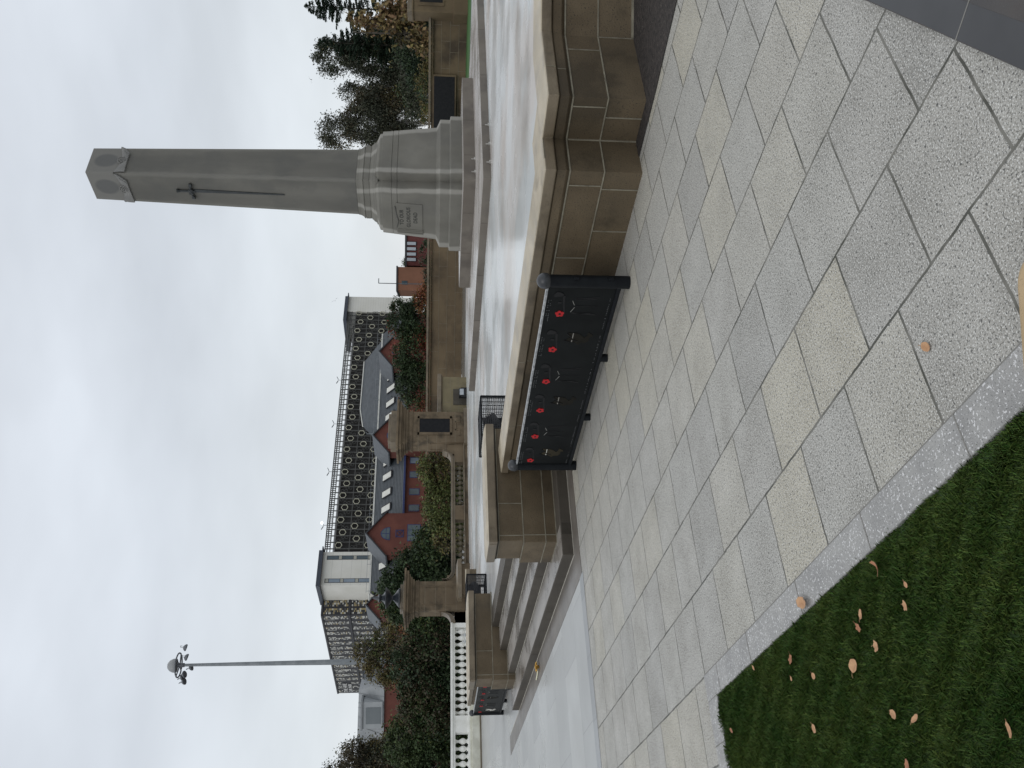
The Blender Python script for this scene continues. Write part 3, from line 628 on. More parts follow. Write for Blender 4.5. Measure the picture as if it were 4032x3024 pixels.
    return t
panel(4.967, 'long black memorial panel with red poppies between ball-topped posts, nearest the camera', False)
panel(16.02, 'distant black memorial panel with cap silhouettes, left of the steps, one white-patched figure', True)

# ------------------------------------------------------------------ the cenotaph
def streaks(mt, lo, hi, colour, amt, ovals=False):
    """rain-washed paler streaks beside the corners, and dark lichen ovals near the top"""
    n = mt.node_tree; N = n.nodes.new; L = n.links.new; b = [q for q in n.nodes if q.type == 'BSDF_PRINCIPLED'][0]
    src = b.inputs['Base Color'].links[0].from_socket
    t = N('ShaderNodeTexCoord'); s = N('ShaderNodeSeparateXYZ'); L(t.outputs['Object'], s.inputs[0])
    def M(op, a, b_=None, c=None):
        q = N('ShaderNodeMath'); q.operation = op
        for i, v in enumerate((a, b_, c)):
            if v is None: continue
            if isinstance(v, (int, float)): q.inputs[i].default_value = v
            else: L(v, q.inputs[i])
        return q.outputs[0]
    ax, ay = M('ABSOLUTE', s.outputs['X']), M('ABSOLUTE', s.outputs['Y']); df = M('ABSOLUTE', M('SUBTRACT', ax, ay))
    nz = N('ShaderNodeTexNoise'); nz.inputs['Scale'].default_value = 1.6; nz.inputs['Detail'].default_value = 4; L(t.outputs['Object'], nz.inputs['Vector'])
    df2 = M('ADD', df, M('MULTIPLY', M('SUBTRACT', nz.outputs['Fac'], .5), .16))
    f = M('MULTIPLY', M('SUBTRACT', 1.0, M('MINIMUM', 1.0, M('DIVIDE', M('ABSOLUTE', M('SUBTRACT', df2, (lo + hi) / 2)), (hi - lo) / 2))), amt)
    f = M('MAXIMUM', f, 0.0); f = M('MINIMUM', M('MULTIPLY', f, 1.8), amt)
    x = N('ShaderNodeMixRGB'); L(f, x.inputs[0]); L(src, x.inputs[1]); x.inputs[2].default_value = (*colour, 1); col = x.outputs[0]
    if ovals:
        u = M('DIVIDE', M('MINIMUM', ax, ay), .25); v = M('DIVIDE', M('SUBTRACT', s.outputs['Z'], 9.36), .30)
        r = M('ADD', M('ADD', M('MULTIPLY', u, u), M('MULTIPLY', v, v)), M('MULTIPLY', M('SUBTRACT', nz.outputs['Fac'], .5), .7))
        g_ = M('MINIMUM', 1.0, M('MAXIMUM', 0.0, M('MULTIPLY', M('SUBTRACT', 1.15, r), 2.2)))
        top = M('MINIMUM', 1.0, M('MAXIMUM', 0.0, M('MULTIPLY', M('SUBTRACT', s.outputs['Z'], 8.75), 3.0)))
        x = N('ShaderNodeMixRGB'); L(M('MULTIPLY', top, .8), x.inputs[0]); L(col, x.inputs[1]); x.inputs[2].default_value = (.185, .182, .17, 1)
        x2 = N('ShaderNodeMixRGB'); L(M('MULTIPLY', g_, .85), x2.inputs[0]); L(x.outputs[0], x2.inputs[1]); x2.inputs[2].default_value = (.105, .107, .105, 1); col = x2.outputs[0]
    L(col, b.inputs['Base Color'])
streaks(cen_dark, -.12, .10, (.19, .185, .165), .55, ovals=True)
streaks(cen_m, .25, .46, (.34, .33, .30), .62)
CX, CY = 16.97, 15.22
ce = thing('cenotaph', 'tall tapering grey stone war memorial with sword, on two wide stone steps', 'war memorial', (CX, CY, FL))
s1 = MB().box(12.59, 21.39, 11.09, 18.51, FL - .01, .662).build('lower_step', step_m, ce, bevel=.008)
s2 = MB().box(15.02, 18.92, 13.30, 17.10, .662, .945).build('upper_step', step_m, ce, bevel=.008)
MB().box(12.605, 21.37, 11.105, 18.49, .662, .665).build('wet_sheen_top', plinth_top_m, s1); MB().box(15.035, 18.9, 13.315, 17.08, .945, .948).build('wet_sheen_top', plinth_top_m, s2)
mm = MB()
for y in (12.3, 13.9, 15.5, 17.1): mm.box(12.5885, 12.5905, y - .004, y + .004, FL + .01, .652)
for x in (14.2, 15.9, 17.6, 19.3): mm.box(x - .004, x + .004, 11.0885, 11.0905, FL + .01, .652)
mm.build('step_joint', dark_mortar, s1)
mm = MB()
for y in (14.35, 15.75): mm.box(15.0185, 15.0205, y - .004, y + .004, .69, .935)
for x in (15.9, 17.2): mm.box(x - .004, x + .004, 13.2985, 13.3005, .69, .935)
mm.build('step_joint', dark_mortar, s2)
hk = MB()
for x in (13.05, 13.6, 14.2): hk.box(x - .008, x + .008, 11.07, 11.092, .53, .59); hk.box(x - .03, x + .03, 11.05, 11.09, .508, .535)
hk.build('metal_clip', mat('clip_metal', (.3, .29, .27), (.5, .49, .46), 60, .4), s1)
hk = MB()
for x in (15.3, 15.75): hk.box(x - .008, x + .008, 13.28, 13.302, .69, .76); hk.box(x - .03, x + .03, 13.26, 13.30, .665, .695)
hk.build('metal_clip', MATS['clip_metal'], s2)
# base and pedestal
def notched(prof, d=.28):
    """square rings whose four corners are cut back to a re-entrant angle"""
    mb = MB(); n_ = 12
    for z, sz in prof:
        h = sz / 2; e_ = h - d
        for sx, sy in ((-1, -1), (1, -1), (1, 1), (-1, 1)):
            tri = [(sx * h, sy * e_), (sx * e_, sy * e_), (sx * e_, sy * h)]
            if sx * sy < 0: tri = tri[::-1]
            mb.v += [(CX + a_, CY + b_, z) for a_, b_ in tri]
    for j in range(len(prof) - 1):
        for k in range(n_): l = (k + 1) % n_; mb.f.append((j * n_ + k, j * n_ + l, (j + 1) * n_ + l, (j + 1) * n_ + k)); mb.mi.append(0)
    t_ = (len(prof) - 1) * n_; mb.f.append(tuple(t_ + k for k in range(n_))); mb.mi.append(0)
    return mb
notched([(.945, 2.72), (1.225, 2.72), (1.240, 2.70), (1.245, 2.61), (1.262, 2.59), (1.490, 2.59), (1.504, 2.57), (1.53, 2.48), (1.565, 2.37), (1.591, 2.31)]).build('base', cen_m, ce)
notched([(1.591, 2.30), (2.553, 2.153), (2.556, 2.127), (2.566, 2.127), (2.569, 2.150), (2.695, 2.131), (2.698, 2.105), (2.709, 2.105), (2.712, 2.128), (2.960, 2.09), (2.968, 2.08), (2.970, 2.02), (3.035, 2.00), (3.042, 1.98), (3.11, 1.74)]).build('pedestal', cen_m, ce)
MB().rings([(3.05, 1.54), (3.13, 1.52), (3.135, 1.475), (3.165, 1.44), (3.20, 1.415), (3.228, 1.37), (3.262, 1.335), (3.275, 1.300), (3.290, 1.318), (3.418, 1.318), (3.424, 1.290), (3.436, 1.290), (3.440, 1.316), (3.455, 1.318), (3.470, 1.27), (3.500, 1.235), (3.55, 1.200), (3.62, 1.180)], CX, CY).build('cornice', cen_m, ce)
def half(z): return (1.176 + (.895 - 1.176) * (z - 3.62) / (10.27 - 3.62)) / 2
MB().rings([(3.62, 1.176), (10.27, .895)], CX, CY).build('shaft', cen_dark, ce, bevel=.012)
MB().rings([(10.265, .72), (10.315, .70), (10.33, .62)], CX, CY).build('cap', cen_dark, ce, bevel=.008)
# carved drapery with feather edge wraps the shaft near its top, one swag per face
def face_pt(fi, u, z, out_):
    h = half(z) + out_
    return {0: (CX - h, CY + u, z), 1: (CX + u, CY - h, z), 2: (CX + h, CY - u, z), 3: (CX - u, CY + h, z)}[fi]
def swag(fi):
    mb = MB(); sgn = 1 if fi == 0 else -1
    n_ = 34; us = [(-1 + 2 * k / n_) for k in range(n_ + 1)]
    def low(u):
        # u -1..1 from the shared arris outward
        t_ = (u + 1) / 2; base_ = 9.545 - .24 * min(1, t_ / .26) ** .8 if t_ < .26 else 9.305 + .02 * math.sin(t_ * 3)
        return base_ + .012 * abs(math.sin(u * 27))
    def topz(u): t_ = (u + 1) / 2; return max(low(u) + .012, 9.585 - .10 * math.sin(PI * t_))
    rows = 7; idx = len(mb.v)
    for u in us:
        for r in range(rows):
            z = low(u) + (topz(u) - low(u)) * r / (rows - 1)
            fe = .012 * abs(math.sin(u * 27)) * (1 - r / (rows - 1))
            out_ = .022 + .018 * math.sin(PI * min(1, .25 + r / (rows - 1) * .75)) + fe
            mb.v.append(face_pt(fi, u * sgn * half(z), z, out_))
        mb.v.append(face_pt(fi, u * sgn * half(topz(u)), topz(u) + .01, -.01)); mb.v.append(face_pt(fi, u * sgn * half(low(u)), low(u) - .002, -.01))
    R = rows + 2
    order = [rows + 1] + list(range(rows)) + [rows]
    for i in range(n_):
        for k in range(len(order) - 1):
            a_, b_ = order[k], order[k + 1]; mb.f.append((idx + i * R + a_, idx + i * R + b_, idx + (i + 1) * R + b_, idx + (i + 1) * R + a_)); mb.mi.append(0)
    o = mb.build('feathered_swag', carve_m, ce)
    rg = MB()
    for rr, zz, uu, arc in ((.115, 9.47, .03, (0, 5.2)), (.065, 9.46, .04, (1, 6.6)), (.03, 9.45, .05, (0, 6.28))):
        pts = [face_pt(fi, (uu + rr * math.cos(a_)) * sgn, zz + rr * .8 * math.sin(a_), .045) for a_ in np.linspace(arc[0], arc[1], 22)]
        rg.tube(pts, .013, 7)
    for k in range(9):
        u0 = -.36 + k * .02; pts = [face_pt(fi, u0 * sgn * 1.0, 9.50 - k * .018, .03), face_pt(fi, (u0 + .05) * sgn, 9.47 - k * .02, .05)]
        rg.tube(pts, .007, 5)
    rg.build('carved_coil', carve_m, o)
for fi in range(4): swag(fi)
# sword
sw = MB()
def sp(u, z, o_=.02): return face_pt(0, u, z, o_)
sw.v += [sp(-.05, 7.72, .0), sp(.05, 7.72, .0), sp(.016, 5.47, .0), sp(-.016, 5.47, .0), sp(-.05, 7.72, .022), sp(.05, 7.72, .022), sp(.016, 5.47, .022), sp(-.016, 5.47, .022), sp(0, 7.72, .045), sp(0, 5.47, .034)]
for q in ((0, 4, 7, 3), (1, 2, 6, 5), (4, 8, 9, 7), (8, 5, 6, 9), (3, 7, 9, 6, 2), (0, 1, 5, 8, 4)): sw.f.append(q); sw.mi.append(0)
so_ = sw.build('sword', sword_m, ce)
g = MB(); g.tube([sp(0, 7.70, .04), sp(0, 7.93, .04), sp(0, 8.08, .04)], .030, 10); g.tube([sp(0, 8.07, .04), sp(0, 8.15, .04)], .034, 10, r2=.055); smoothed(g.build('hilt', sword_m, so_))
g = MB(); g.tube([sp(-.20, 7.775, .045), sp(-.10, 7.80, .045), sp(.10, 7.80, .045), sp(.20, 7.775, .045)], .028, 10)
for u in (-.205, .205): g.tube([sp(u, 7.74, .045), sp(u, 7.81, .045)], .045, 10)
g.tube([sp(-.07, 7.84, .05), sp(.07, 7.76, .05)], .036, 8); g.tube([sp(-.07, 7.76, .05), sp(.07, 7.84, .05)], .036, 8)
smoothed(g.build('guard', sword_m, so_))
# inscription tablet on the left face of the pedestal
def ped_h(z): return (2.30 + (2.09 - 2.30) * (z - 1.591) / (2.960 - 1.591)) / 2
tb = MB()
def pp_(u, z, o_): return (CX - ped_h(z) - o_, CY + u, z)
def slab(mb, u0, u1, z0, z1, o_):
    i = len(mb.v); mb.v += [pp_(u0, z0, -.02), pp_(u1, z0, -.02), pp_(u1, z1, -.02), pp_(u0, z1, -.02), pp_(u0, z0, o_), pp_(u1, z0, o_), pp_(u1, z1, o_), pp_(u0, z1, o_)]
    for q in ((4, 7, 6, 5), (0, 4, 5, 1), (1, 5, 6, 2), (2, 6, 7, 3), (3, 7, 4, 0)): mb.f.append(tuple(i + k for k in q)); mb.mi.append(0)
slab(tb, -.325, .70, 1.93, 2.60, .018); tablet = tb.build('tablet', cen_m, ce, bevel=.004)
dr = MB(); slab(dr, .56, .73, 1.925, 2.59, .030); slab(dr, .60, .64, 1.94, 2.58, .040); slab(dr, .67, .70, 1.93, 2.58, .042); dr.build('carved_drape', cen_m, tablet, bevel=.006)
dr = MB(); dr.tube([pp_(.52, 2.60, .02), pp_(.30, 2.555, .03), pp_(.05, 2.60, .02), pp_(-.20, 2.63, .02)], .014, 6); dr.build('carved_ribbon', mat('shaded_carving', (.09, .088, .08), rough=.85), tablet)
def text_mesh(s, size, name, m_, parent, ext=.002, bold=0.0):
    cu = bpy.data.curves.new(name, 'FONT'); cu.body = s; cu.size = size; cu.align_x = 'CENTER'; cu.extrude = ext; cu.offset = bold; cu.space_character = 1.08
    o = bpy.data.objects.new(name, cu); C.objects.link(o); dg = bpy.context.evaluated_depsgraph_get(); dg.update()
    me = bpy.data.meshes.new_from_object(o.evaluated_get(dg)); bpy.data.objects.remove(o)
    me.materials.clear(); me.materials.append(m_); o = bpy.data.objects.new(name, me); C.objects.link(o); o.parent = parent; return o
tilt = math.atan((2.030 - 1.858) / 2 / (2.960 - 1.591))
for s_, zc, size, wid, uc in (('TO OUR', 2.470, .135, .535, .150), ('GLORIOUS', 2.293, .145, .695, .140), ('DEAD', 2.117, .140, .375, .139)):
    o = text_mesh(s_, size, 'inscription', letter_m, tablet, .0015, .004)
    xs = [v.co.x for v in o.data.vertices]; ys = [v.co.y for v in o.data.vertices]; wx = max(xs) - min(xs); hy = max(ys) - min(ys)
    sx = wid / wx; sy = .103 / hy; mxx = (max(xs) + min(xs)) / 2; myy = (max(ys) + min(ys)) / 2
    for v in o.data.vertices:
        u = -(v.co.x - mxx) * sx + uc; z = zc + (v.co.y - myy) * sy; p = pp_(u, z, .0185 + (.0015 if v.co.z > 0 else -.001)); v.co = Vector(p) - ce.location

# ------------------------------------------------------------------ walls, piers and balustrades round the platform
bw = thing('memorial_wall', 'long curved sandstone back wall with bright coping edge and dark name tablet, behind the cenotaph', 'wall', (25, 23, FL))
body = MB(); cpg = MB(); mld = MB(); jt = MB()
for i in range(len(wall_line) - 1):
    a, b_ = wall_line[i], wall_line[i + 1]
    body.obox(a, b_, .5, FL - .02, 1.76, side=-1); mld.obox(Vector(a) + Vector((0, 0)), b_, .56, 1.76, 1.86, side=-1); cpg.obox(a, b_, .62, 1.86, 1.94, side=-1)
bo = body.build('wall_block', sand_wall, bw)
def front_pts(d): return offs(wall_line, d)
f1, f2, f3 = front_pts(.05), front_pts(.09), front_pts(.004)
md = MB(); cp = MB()
for i in range(len(wall_line) - 1):
    md.obox(f1[i], f1[i + 1], .12, 1.775, 1.845); cp.obox(f2[i], f2[i + 1], .2, 1.865, 1.945)
    for z in (.80, 1.13, 1.46): jt.obox(f3[i], f3[i + 1], .012, z - .005, z + .005)
md.build('moulding', sand_wall, bw); cp.build('coping', sand_coping, bw)
rr = random.Random(4)
for i in range(len(wall_line) - 1):
    a, b_ = Vector(f3[i]), Vector(f3[i + 1]); L_ = (b_ - a).length; d = (b_ - a).normalized()
    for k, (z0, z1) in enumerate(((.51, .795), (.805, 1.125), (1.135, 1.455), (1.465, 1.76))):
        s_ = .5 + .4 * (k % 2)
        while s_ < L_: jt.obox(a + d * s_, a + d * (s_ + .01), .012, z0, z1); s_ += 1.0 + rr.uniform(-.1, .2)
jt.build('mortar_joint', mat('dull_mortar', (.19, .165, .12), (.23, .2, .15), 10, .9), bw)
# dark name tablet on the wall, seen right of the cenotaph
def along(lat, dep): return LD(lat, dep)
a, b_ = Vector(LD(9.5, 32.95)), Vector(LD(11.9, 32.45))
MB().obox(a, b_, .06, .93, 1.73).build('name_tablet', bronze, bw)
MB().obox(a - (b_ - a) * .03, b_ + (b_ - a) * .03, .035, .88, 1.78).build('tablet_frame', sand_wall, bw)

def pier(px0, px1, py, depth, z_sh, z_c0, z_c1, z_top, string, side_x, label, plaque=None, urn=False, panel_box=None):
    """face toward -y at py; px0..px1; side face toward -x"""
    t = thing('gate_pier', label, 'pier', ((px0 + px1) / 2, py + depth / 2, FL), group='square sandstone piers')
    cx_, cy_ = (px0 + px1) / 2, py + depth / 2
    def r(z0, z1, e): return MB().box(px0 - e, px1 + e, py - e, py + depth + e, z0, z1)
    r(FL - .3, FL + .11, .10).build('plinth', sand_coping, t, bevel=.01)
    r(FL + .11, z_c0, 0).build('pier_shaft', sand_pier, t, bevel=.006)
    sg = MB(); sg.box(px0 - .035, px1 + .035, py - .035, py + depth + .035, string[0], string[0] + .03); sg.box(px0 - .02, px1 + .02, py - .02, py + depth + .02, string[0] + .03, string[1]); sg.build('string_course', sand_pier, t, bevel=.004)
    cn = MB(); hgt_ = z_c1 - z_c0
    for k, (e_, a_, b2) in enumerate(((.05, 0, .22), (.10, .22, .42), (.16, .42, .55), (.24, .55, .8), (.30, .8, 1.0))): cn.box(px0 - e_, px1 + e_, py - e_, py + depth + e_, z_c0 + hgt_ * a_ + .001 * k, z_c0 + hgt_ * b2)
    cn.build('cornice', sand_pier, t, bevel=.006)
    tp = MB(); tp.box(px0 - .02, px1 + .02, py - .02, py + depth + .02, z_c1, z_top - .08); tp.box(px0 + .06, px1 - .06, py + .06, py + depth - .06, z_top - .08, z_top); tp.build('top_block', sand_coping, t, bevel=.01)
    if plaque:
        x0, x1, z0, z1 = plaque
        fr = MB()
        for q in ((x0 - .09, x1 + .09, z1, z1 + .07), (x0 - .09, x1 + .09, z0 - .07, z0), (x0 - .09, x0, z0 - .07, z1 + .07), (x1, x1 + .09, z0 - .07, z1 + .07)): fr.box(q[0], q[1], py - .03, py + .01, q[2], q[3])
        fr.build('tablet_frame', sand_pier, t, bevel=.004)
        MB().box(x0, x1, py - .016, py + .01, z0, z1).build('name_tablet', bronze, t)
        fr = MB()
        for q in ((x0 - .12, x0 + .1, .73, .80), (x1 - .1, x1 + .12, .73, .80), (x0 + .1, x0 + .14, .73, .9), (x1 - .14, x1 - .1, .73, .9), (x0 + .1, x1 - .1, .86, .9)): fr.box(q[0], q[1], py - .022, py + .01, q[2], q[3])
        fr.build('carved_apron', sand_pier, t, bevel=.004)
    if panel_box:
        x0, x1, z0, z1 = panel_box; fr = MB()
        for q in ((x0 - .03, x1 + .03, z1, z1 + .025), (x0 - .03, x0, z0, z1), (x1, x1 + .03, z0, z1)): fr.box(q[0], q[1], py - .018, py + .01, q[2], q[3])
        fr.build('raised_panel_edge', sand_pier, t)
    ly0, ly1 = py + depth * .18, py + depth * .82; fr = MB()
    for q in ((ly0 - .03, ly1 + .03, z_c0 - .75, z_c0 - .72), (ly0 - .03, ly0, 1.25, z_c0 - .75), (ly1, ly1 + .03, 1.25, z_c0 - .75)): fr.box(px0 - .02, px0 + .01, q[0], q[1], q[2], q[3])
    fr.build('side_panel_edge', sand_pier, t)
    jm = MB()
    for z in (.9, 1.2, 1.5, 1.8, 2.1):
        if z < string[0] - .05: jm.box(px0 - .003, px1 + .003, py - .003, py + depth + .003, z - .004, z + .004)
    jm.build('mortar_joint', MATS['dull_mortar'], t)
    return t
YP = 23.40
pier(13.92, 15.08, YP, .62, 0, 2.44, 2.80, 3.08, (2.29, 2.38), 0, 'square sandstone pier with dark name tablet, right of the brown balustrade', plaque=(14.27, 14.80, 1.073, 2.063))
pier(8.31, 9.19, YP, .50, 0, 2.10, 2.39, 2.51, (1.975, 2.06), 0, 'square sandstone pier with blank sunk panel, under the dark urn', panel_box=(8.51, 9.01, .9, 1.838))
# urn on the second pier (a separate metal casting standing on top)
ur = thing('metal_urn', 'dark cast metal urn standing on top of the left sandstone pier', 'urn', (8.78, 23.62, 2.51))
U = [(2.51, .56), (2.56, .56), (2.565, .50), (2.60, .42), (2.68, .20), (2.72, .14), (2.76, .16), (2.80, .34), (2.86, .52), (2.91, .60), (2.935, .60), (2.94, .40), (3.00, .22), (3.06, .14), (3.09, .24), (3.12, .26), (3.16, .12), (3.24, .08), (3.30, .03)]
smoothed(MB().rings([(z - 2.51, d) for z, d in U], 0, 0, sq=False, n=24).build('bowl', mat('dark_lead', (.018, .022, .028), (.03, .035, .042), 8, .3), ur), 35)

# lower stone block wall between the pier and the back wall, with floodlight in front
lw = thing('low_stone_wall', 'short sandstone side wall between the name-tablet pier and the curved back wall', 'wall', (15.9, 23.75, FL))
MB().box(15.09, 16.66, 23.62, 24.3, FL - .02, 1.32).build('wall_block', mat('yellow_sandstone', (.165, .135, .075), (.215, .178, .10), 1.1, .7, .2, 40, stain=(.11, .09, .052), sscale=1.6, samt=.6), lw, bevel=.006)
MB().box(15.09, 16.70, 23.585, 24.33, 1.32, 1.36).build('moulding', sand_pier, lw, bevel=.006)
MB().box(15.09, 16.74, 23.54, 24.36, 1.36, 1.485).build('coping', sand_coping, lw, bevel=.012)
jm = MB()
for z in (.78, 1.05): jm.box(15.1, 16.662, 23.6165, 23.63, z - .004, z + .004)
for x, z0, z1 in ((15.6, 1.055, 1.31), (16.1, .785, 1.045), (15.4, .51, .775), (16.3, .51, .775)): jm.box(x - .004, x + .004, 23.6165, 23.63, z0, z1)
jm.build('mortar_joint', MATS['dull_mortar'], lw)
MB().box(15.5, 16.14, 23.598, 23.617, FL, .953).build('damp_board', mat('grey_board', (.055, .048, .038), (.08, .07, .055), 3, .8), lw)
fl = thing('floodlight', 'small black floodlight with pale glass on the floor against the low side wall', 'floodlight', (15.82, 23.36, FL))
MB().box(-.16, .16, -.06, .10, .03, .26).build('housing', blackplastic, fl, bevel=.015)
MB().box(-.12, .12, -.075, -.058, .10, .235).build('lens', glass_m, fl)
MB().box(-.19, -.165, -.05, .05, 0, .2).build('bracket', blackplastic, fl); MB().box(.165, .19, -.05, .05, 0, .2).build('bracket', blackplastic, fl)

# balustrades
def baluster_mesh(z0, z1, wd, m_, name='baluster'):
    h = z1 - z0; P_ = [(0, .74), (.09, .74), (.10, .50), (.14, .40), (.20, .58), (.28, .86), (.40, 1.0), (.50, .92), (.62, .62), (.74, .42), (.80, .38), (.82, .50), (.86, .50), (.88, .42), (.92, .66), (1.0, .74)]
    o = smoothed(MB().rings([(z0 + h * a_, wd * b_) for a_, b_ in P_], 0, 0, sq=False, n=14).build(name, m_), 50)
    return o
def balusters(parent, xs, y, z0, z1, wd, m_):
    first = None
    for x in xs:
        if first is None: o = baluster_mesh(z0, z1, wd, m_); first = o
        else: o = first.copy(); C.objects.link(o)
        o.parent = parent; o.location = Vector((x, y, 0)) - parent.location
ba = thing('stone_balustrade', 'brown sandstone balustrade with curved ramped ends between the two piers', 'balustrade', (11.4, YP + .25, FL))
def scroll(x_end, x_flat, z_hi, z_lo, y0, y1, zb0, zb1):
    """coping ramp: flat rail from x_flat sweeping up to x_end"""
    pts = []; n_ = 12; s_ = 1 if x_end > x_flat else -1; R = z_hi - z_lo
    for k in range(n_ + 1):
        a_ = PI / 2 * k / n_; pts.append((x_flat + s_ * R * math.sin(a_) * 1.15, z_lo + R * (1 - math.cos(a_))))
    pts.append((x_end, pts[-1][1])) if abs(x_end - pts[-1][0]) > .01 else None
    return pts
def strip(top, dz, tt, ya, yb):
    mb = MB(); n_ = len(top)
    for x, z in top: mb.v += [(x, ya, z - dz), (x, yb, z - dz), (x, yb, z - dz - tt), (x, ya, z - dz - tt)]
    for k in range(n_ - 1):
        for q in range(4): l = (q + 1) % 4; mb.f.append((4 * k + q, 4 * k + l, 4 * k + 4 + l, 4 * k + 4 + q)); mb.mi.append(0)
    mb.f.append((3, 2, 1, 0)); mb.f.append(tuple(4 * (n_ - 1) + q for q in range(4))); mb.mi += [0, 0]
    return mb
def rail(parent, xa, xb, ztop, th, wd, m_, ramps):
    pl = []
    left, right = ramps
    top = []
    if left: q = scroll(xa - left[0], xa, left[1], ztop, 0, 0, 0, 0); top += q[::-1]
    else: top.append((xa, ztop))
    if right: top += scroll(xb + right[0], xb, right[1], ztop, 0, 0, 0, 0)
    else: top.append((xb, ztop))
    for (w2, dz, tt) in ((wd, 0, th * .45), (wd * .8, th * .45, th * .55)):
        strip(top, dz, tt, YP + .25 - w2 / 2, YP + .25 + w2 / 2).build('handrail', m_, parent)
rail(ba, 9.6, 13.30, 1.03, .12, .34, sand_coping, ((.30, 1.31), (.38, 1.31)))
local(MB().box(9.2, 13.9, YP + .08, YP + .42, FL - .02, .60).build('base_course', sand_pier, ba, bevel=.006))
local(MB().box(9.2, 13.9, YP + .04, YP + .46, .60, .635).build('base_moulding', sand_coping, ba, bevel=.008))
for xa, xb in ((9.2, 9.62), (11.22, 11.70), (13.25, 13.9)): local(MB().box(xa, xb, YP + .12, YP + .38, .60, .93).build('solid_block', sand_pier, ba))
balusters(ba, [9.75 + .182 * k for k in range(8)] + [11.83 + .178 * k for k in range(8)], YP + .25, .636, .912, .155, mat('mossy_stone', (.07, .063, .045), (.15, .13, .09), 5, .8, .2, 40))
for xa, xb, zz in ((9.2, 9.42, 1.16), (13.55, 13.9, 1.16)): local(MB().box(xa, xb, YP + .14, YP + .36, .93, zz).build('ramp_fill', sand_pier, ba))
wb = thing('white_balustrade', 'white painted balustrade with turned balusters and cream base, left of the steps', 'balustrade', (4, YP + .25, .26))
rail(wb, -9.0, 7.98, 1.055, .115, .34, white_p, (None, None))
local(MB().box(-9.0, 7.98, YP + .06, YP + .44, .545, .595).build('base_moulding', white_p, wb, bevel=.008))
local(MB().box(-9.0, 7.98, YP + .02, YP + .46, .50, .545).build('base_course', cream_p, wb, bevel=.006))
local(MB().box(-9.0, 7.98, YP - .06, YP + .50, .10, .50).build('plinth', cream_p, wb, bevel=.015))
local(MB().box(-9.0, 7.98, YP - .10, YP + .52, .20, .295).build('dark_skirting', mat('brown_stone', (.12, .10, .07), (.17, .145, .105), 3, .8), wb))  # darker brown band along the foot of the plinth
for xa, xb in ((7.86, 8.3), (5.02, 5.45), (1.9, 2.3), (-1.4, -1.0)): local(MB().box(xa, xb, YP + .12, YP + .38, .595, .945).build('solid_block', white_p, wb))
balusters(wb, [5.54 + .1855 * k for k in range(13)] + [2.39 + .187 * k for k in range(14)], YP + .25, .595, .942, .165, white_p)
local(MB().box(7.98, 8.31, YP + .12, YP + .38, .20, .95).build('ramp_fill', sand_pier, ba))
pts = scroll(8.31, 7.97, 1.32, 1.045, 0, 0, 0, 0); strip(pts, 0, .12, YP + .09, YP + .41).build('ramped_end', sand_coping, ba)

# low bench-like block in front of the left pier
bn = thing('stone_bench_block', 'low plain sandstone block with chamfered pale cap in front of the left pier', 'stone block', (9.07, 22.95, FL))
local(MB().box(8.62, 9.56, 22.99, 23.2, FL - .1, .75).build('block', sand_pier, bn))
cap = MB(); cap.box(8.5, 9.66, 22.9, 23.24, .75, .86); i = len(cap.v); x0, x1, ya, yb = 8.5, 9.66, 22.9, 23.24
cap.v += [(x0, ya, .86), (x1, ya, .86), (x1, yb, .86), (x0, yb, .86), (x0 + .12, ya + .12, .90), (x1 - .12, ya + .12, .90), (x1 - .12, yb - .12, .90), (x0 + .12, yb - .12, .90)]
for q in ((0, 1, 5, 4), (1, 2, 6, 5), (2, 3, 7, 6), (3, 0, 4, 7), (4, 5, 6, 7)): cap.f.append(tuple(i + k for k in q)); cap.mi.append(0)
local(cap.build('cap', sand_coping, bn))

# right-hand pier, cut by the edge of the picture
rp = thing('end_pier', 'wide sandstone end pier with dark name tablet, cut by the right edge of the view', 'pier', (*LD(14.6, 30.9), FL), -TH, group='square sandstone piers')
MB().box(-.95, 1.4, -.1, .7, -.02, 2.00).build('pier_shaft', sand_wall, rp, bevel=.01)
MB().box(-1.02, 1.5, -.17, .76, .0, .52).build('plinth', sand_wall, rp, bevel=.01)
MB().box(-1.0, 1.46, -.15, .74, 2.00, 2.05).build('moulding', sand_wall, rp, bevel=.01)
MB().box(-.98, 1.44, -.13, .72, 2.05, 2.22).build('coping', sand_coping, rp, bevel=.01)
MB().box(-.72, 1.1, -.13, -.09, .86, 1.84).build('tablet_frame', sand_wall, rp, bevel=.006)
MB().box(-.60, 1.0, -.14, -.12, .93, 1.76).build('name_tablet', bronze, rp)

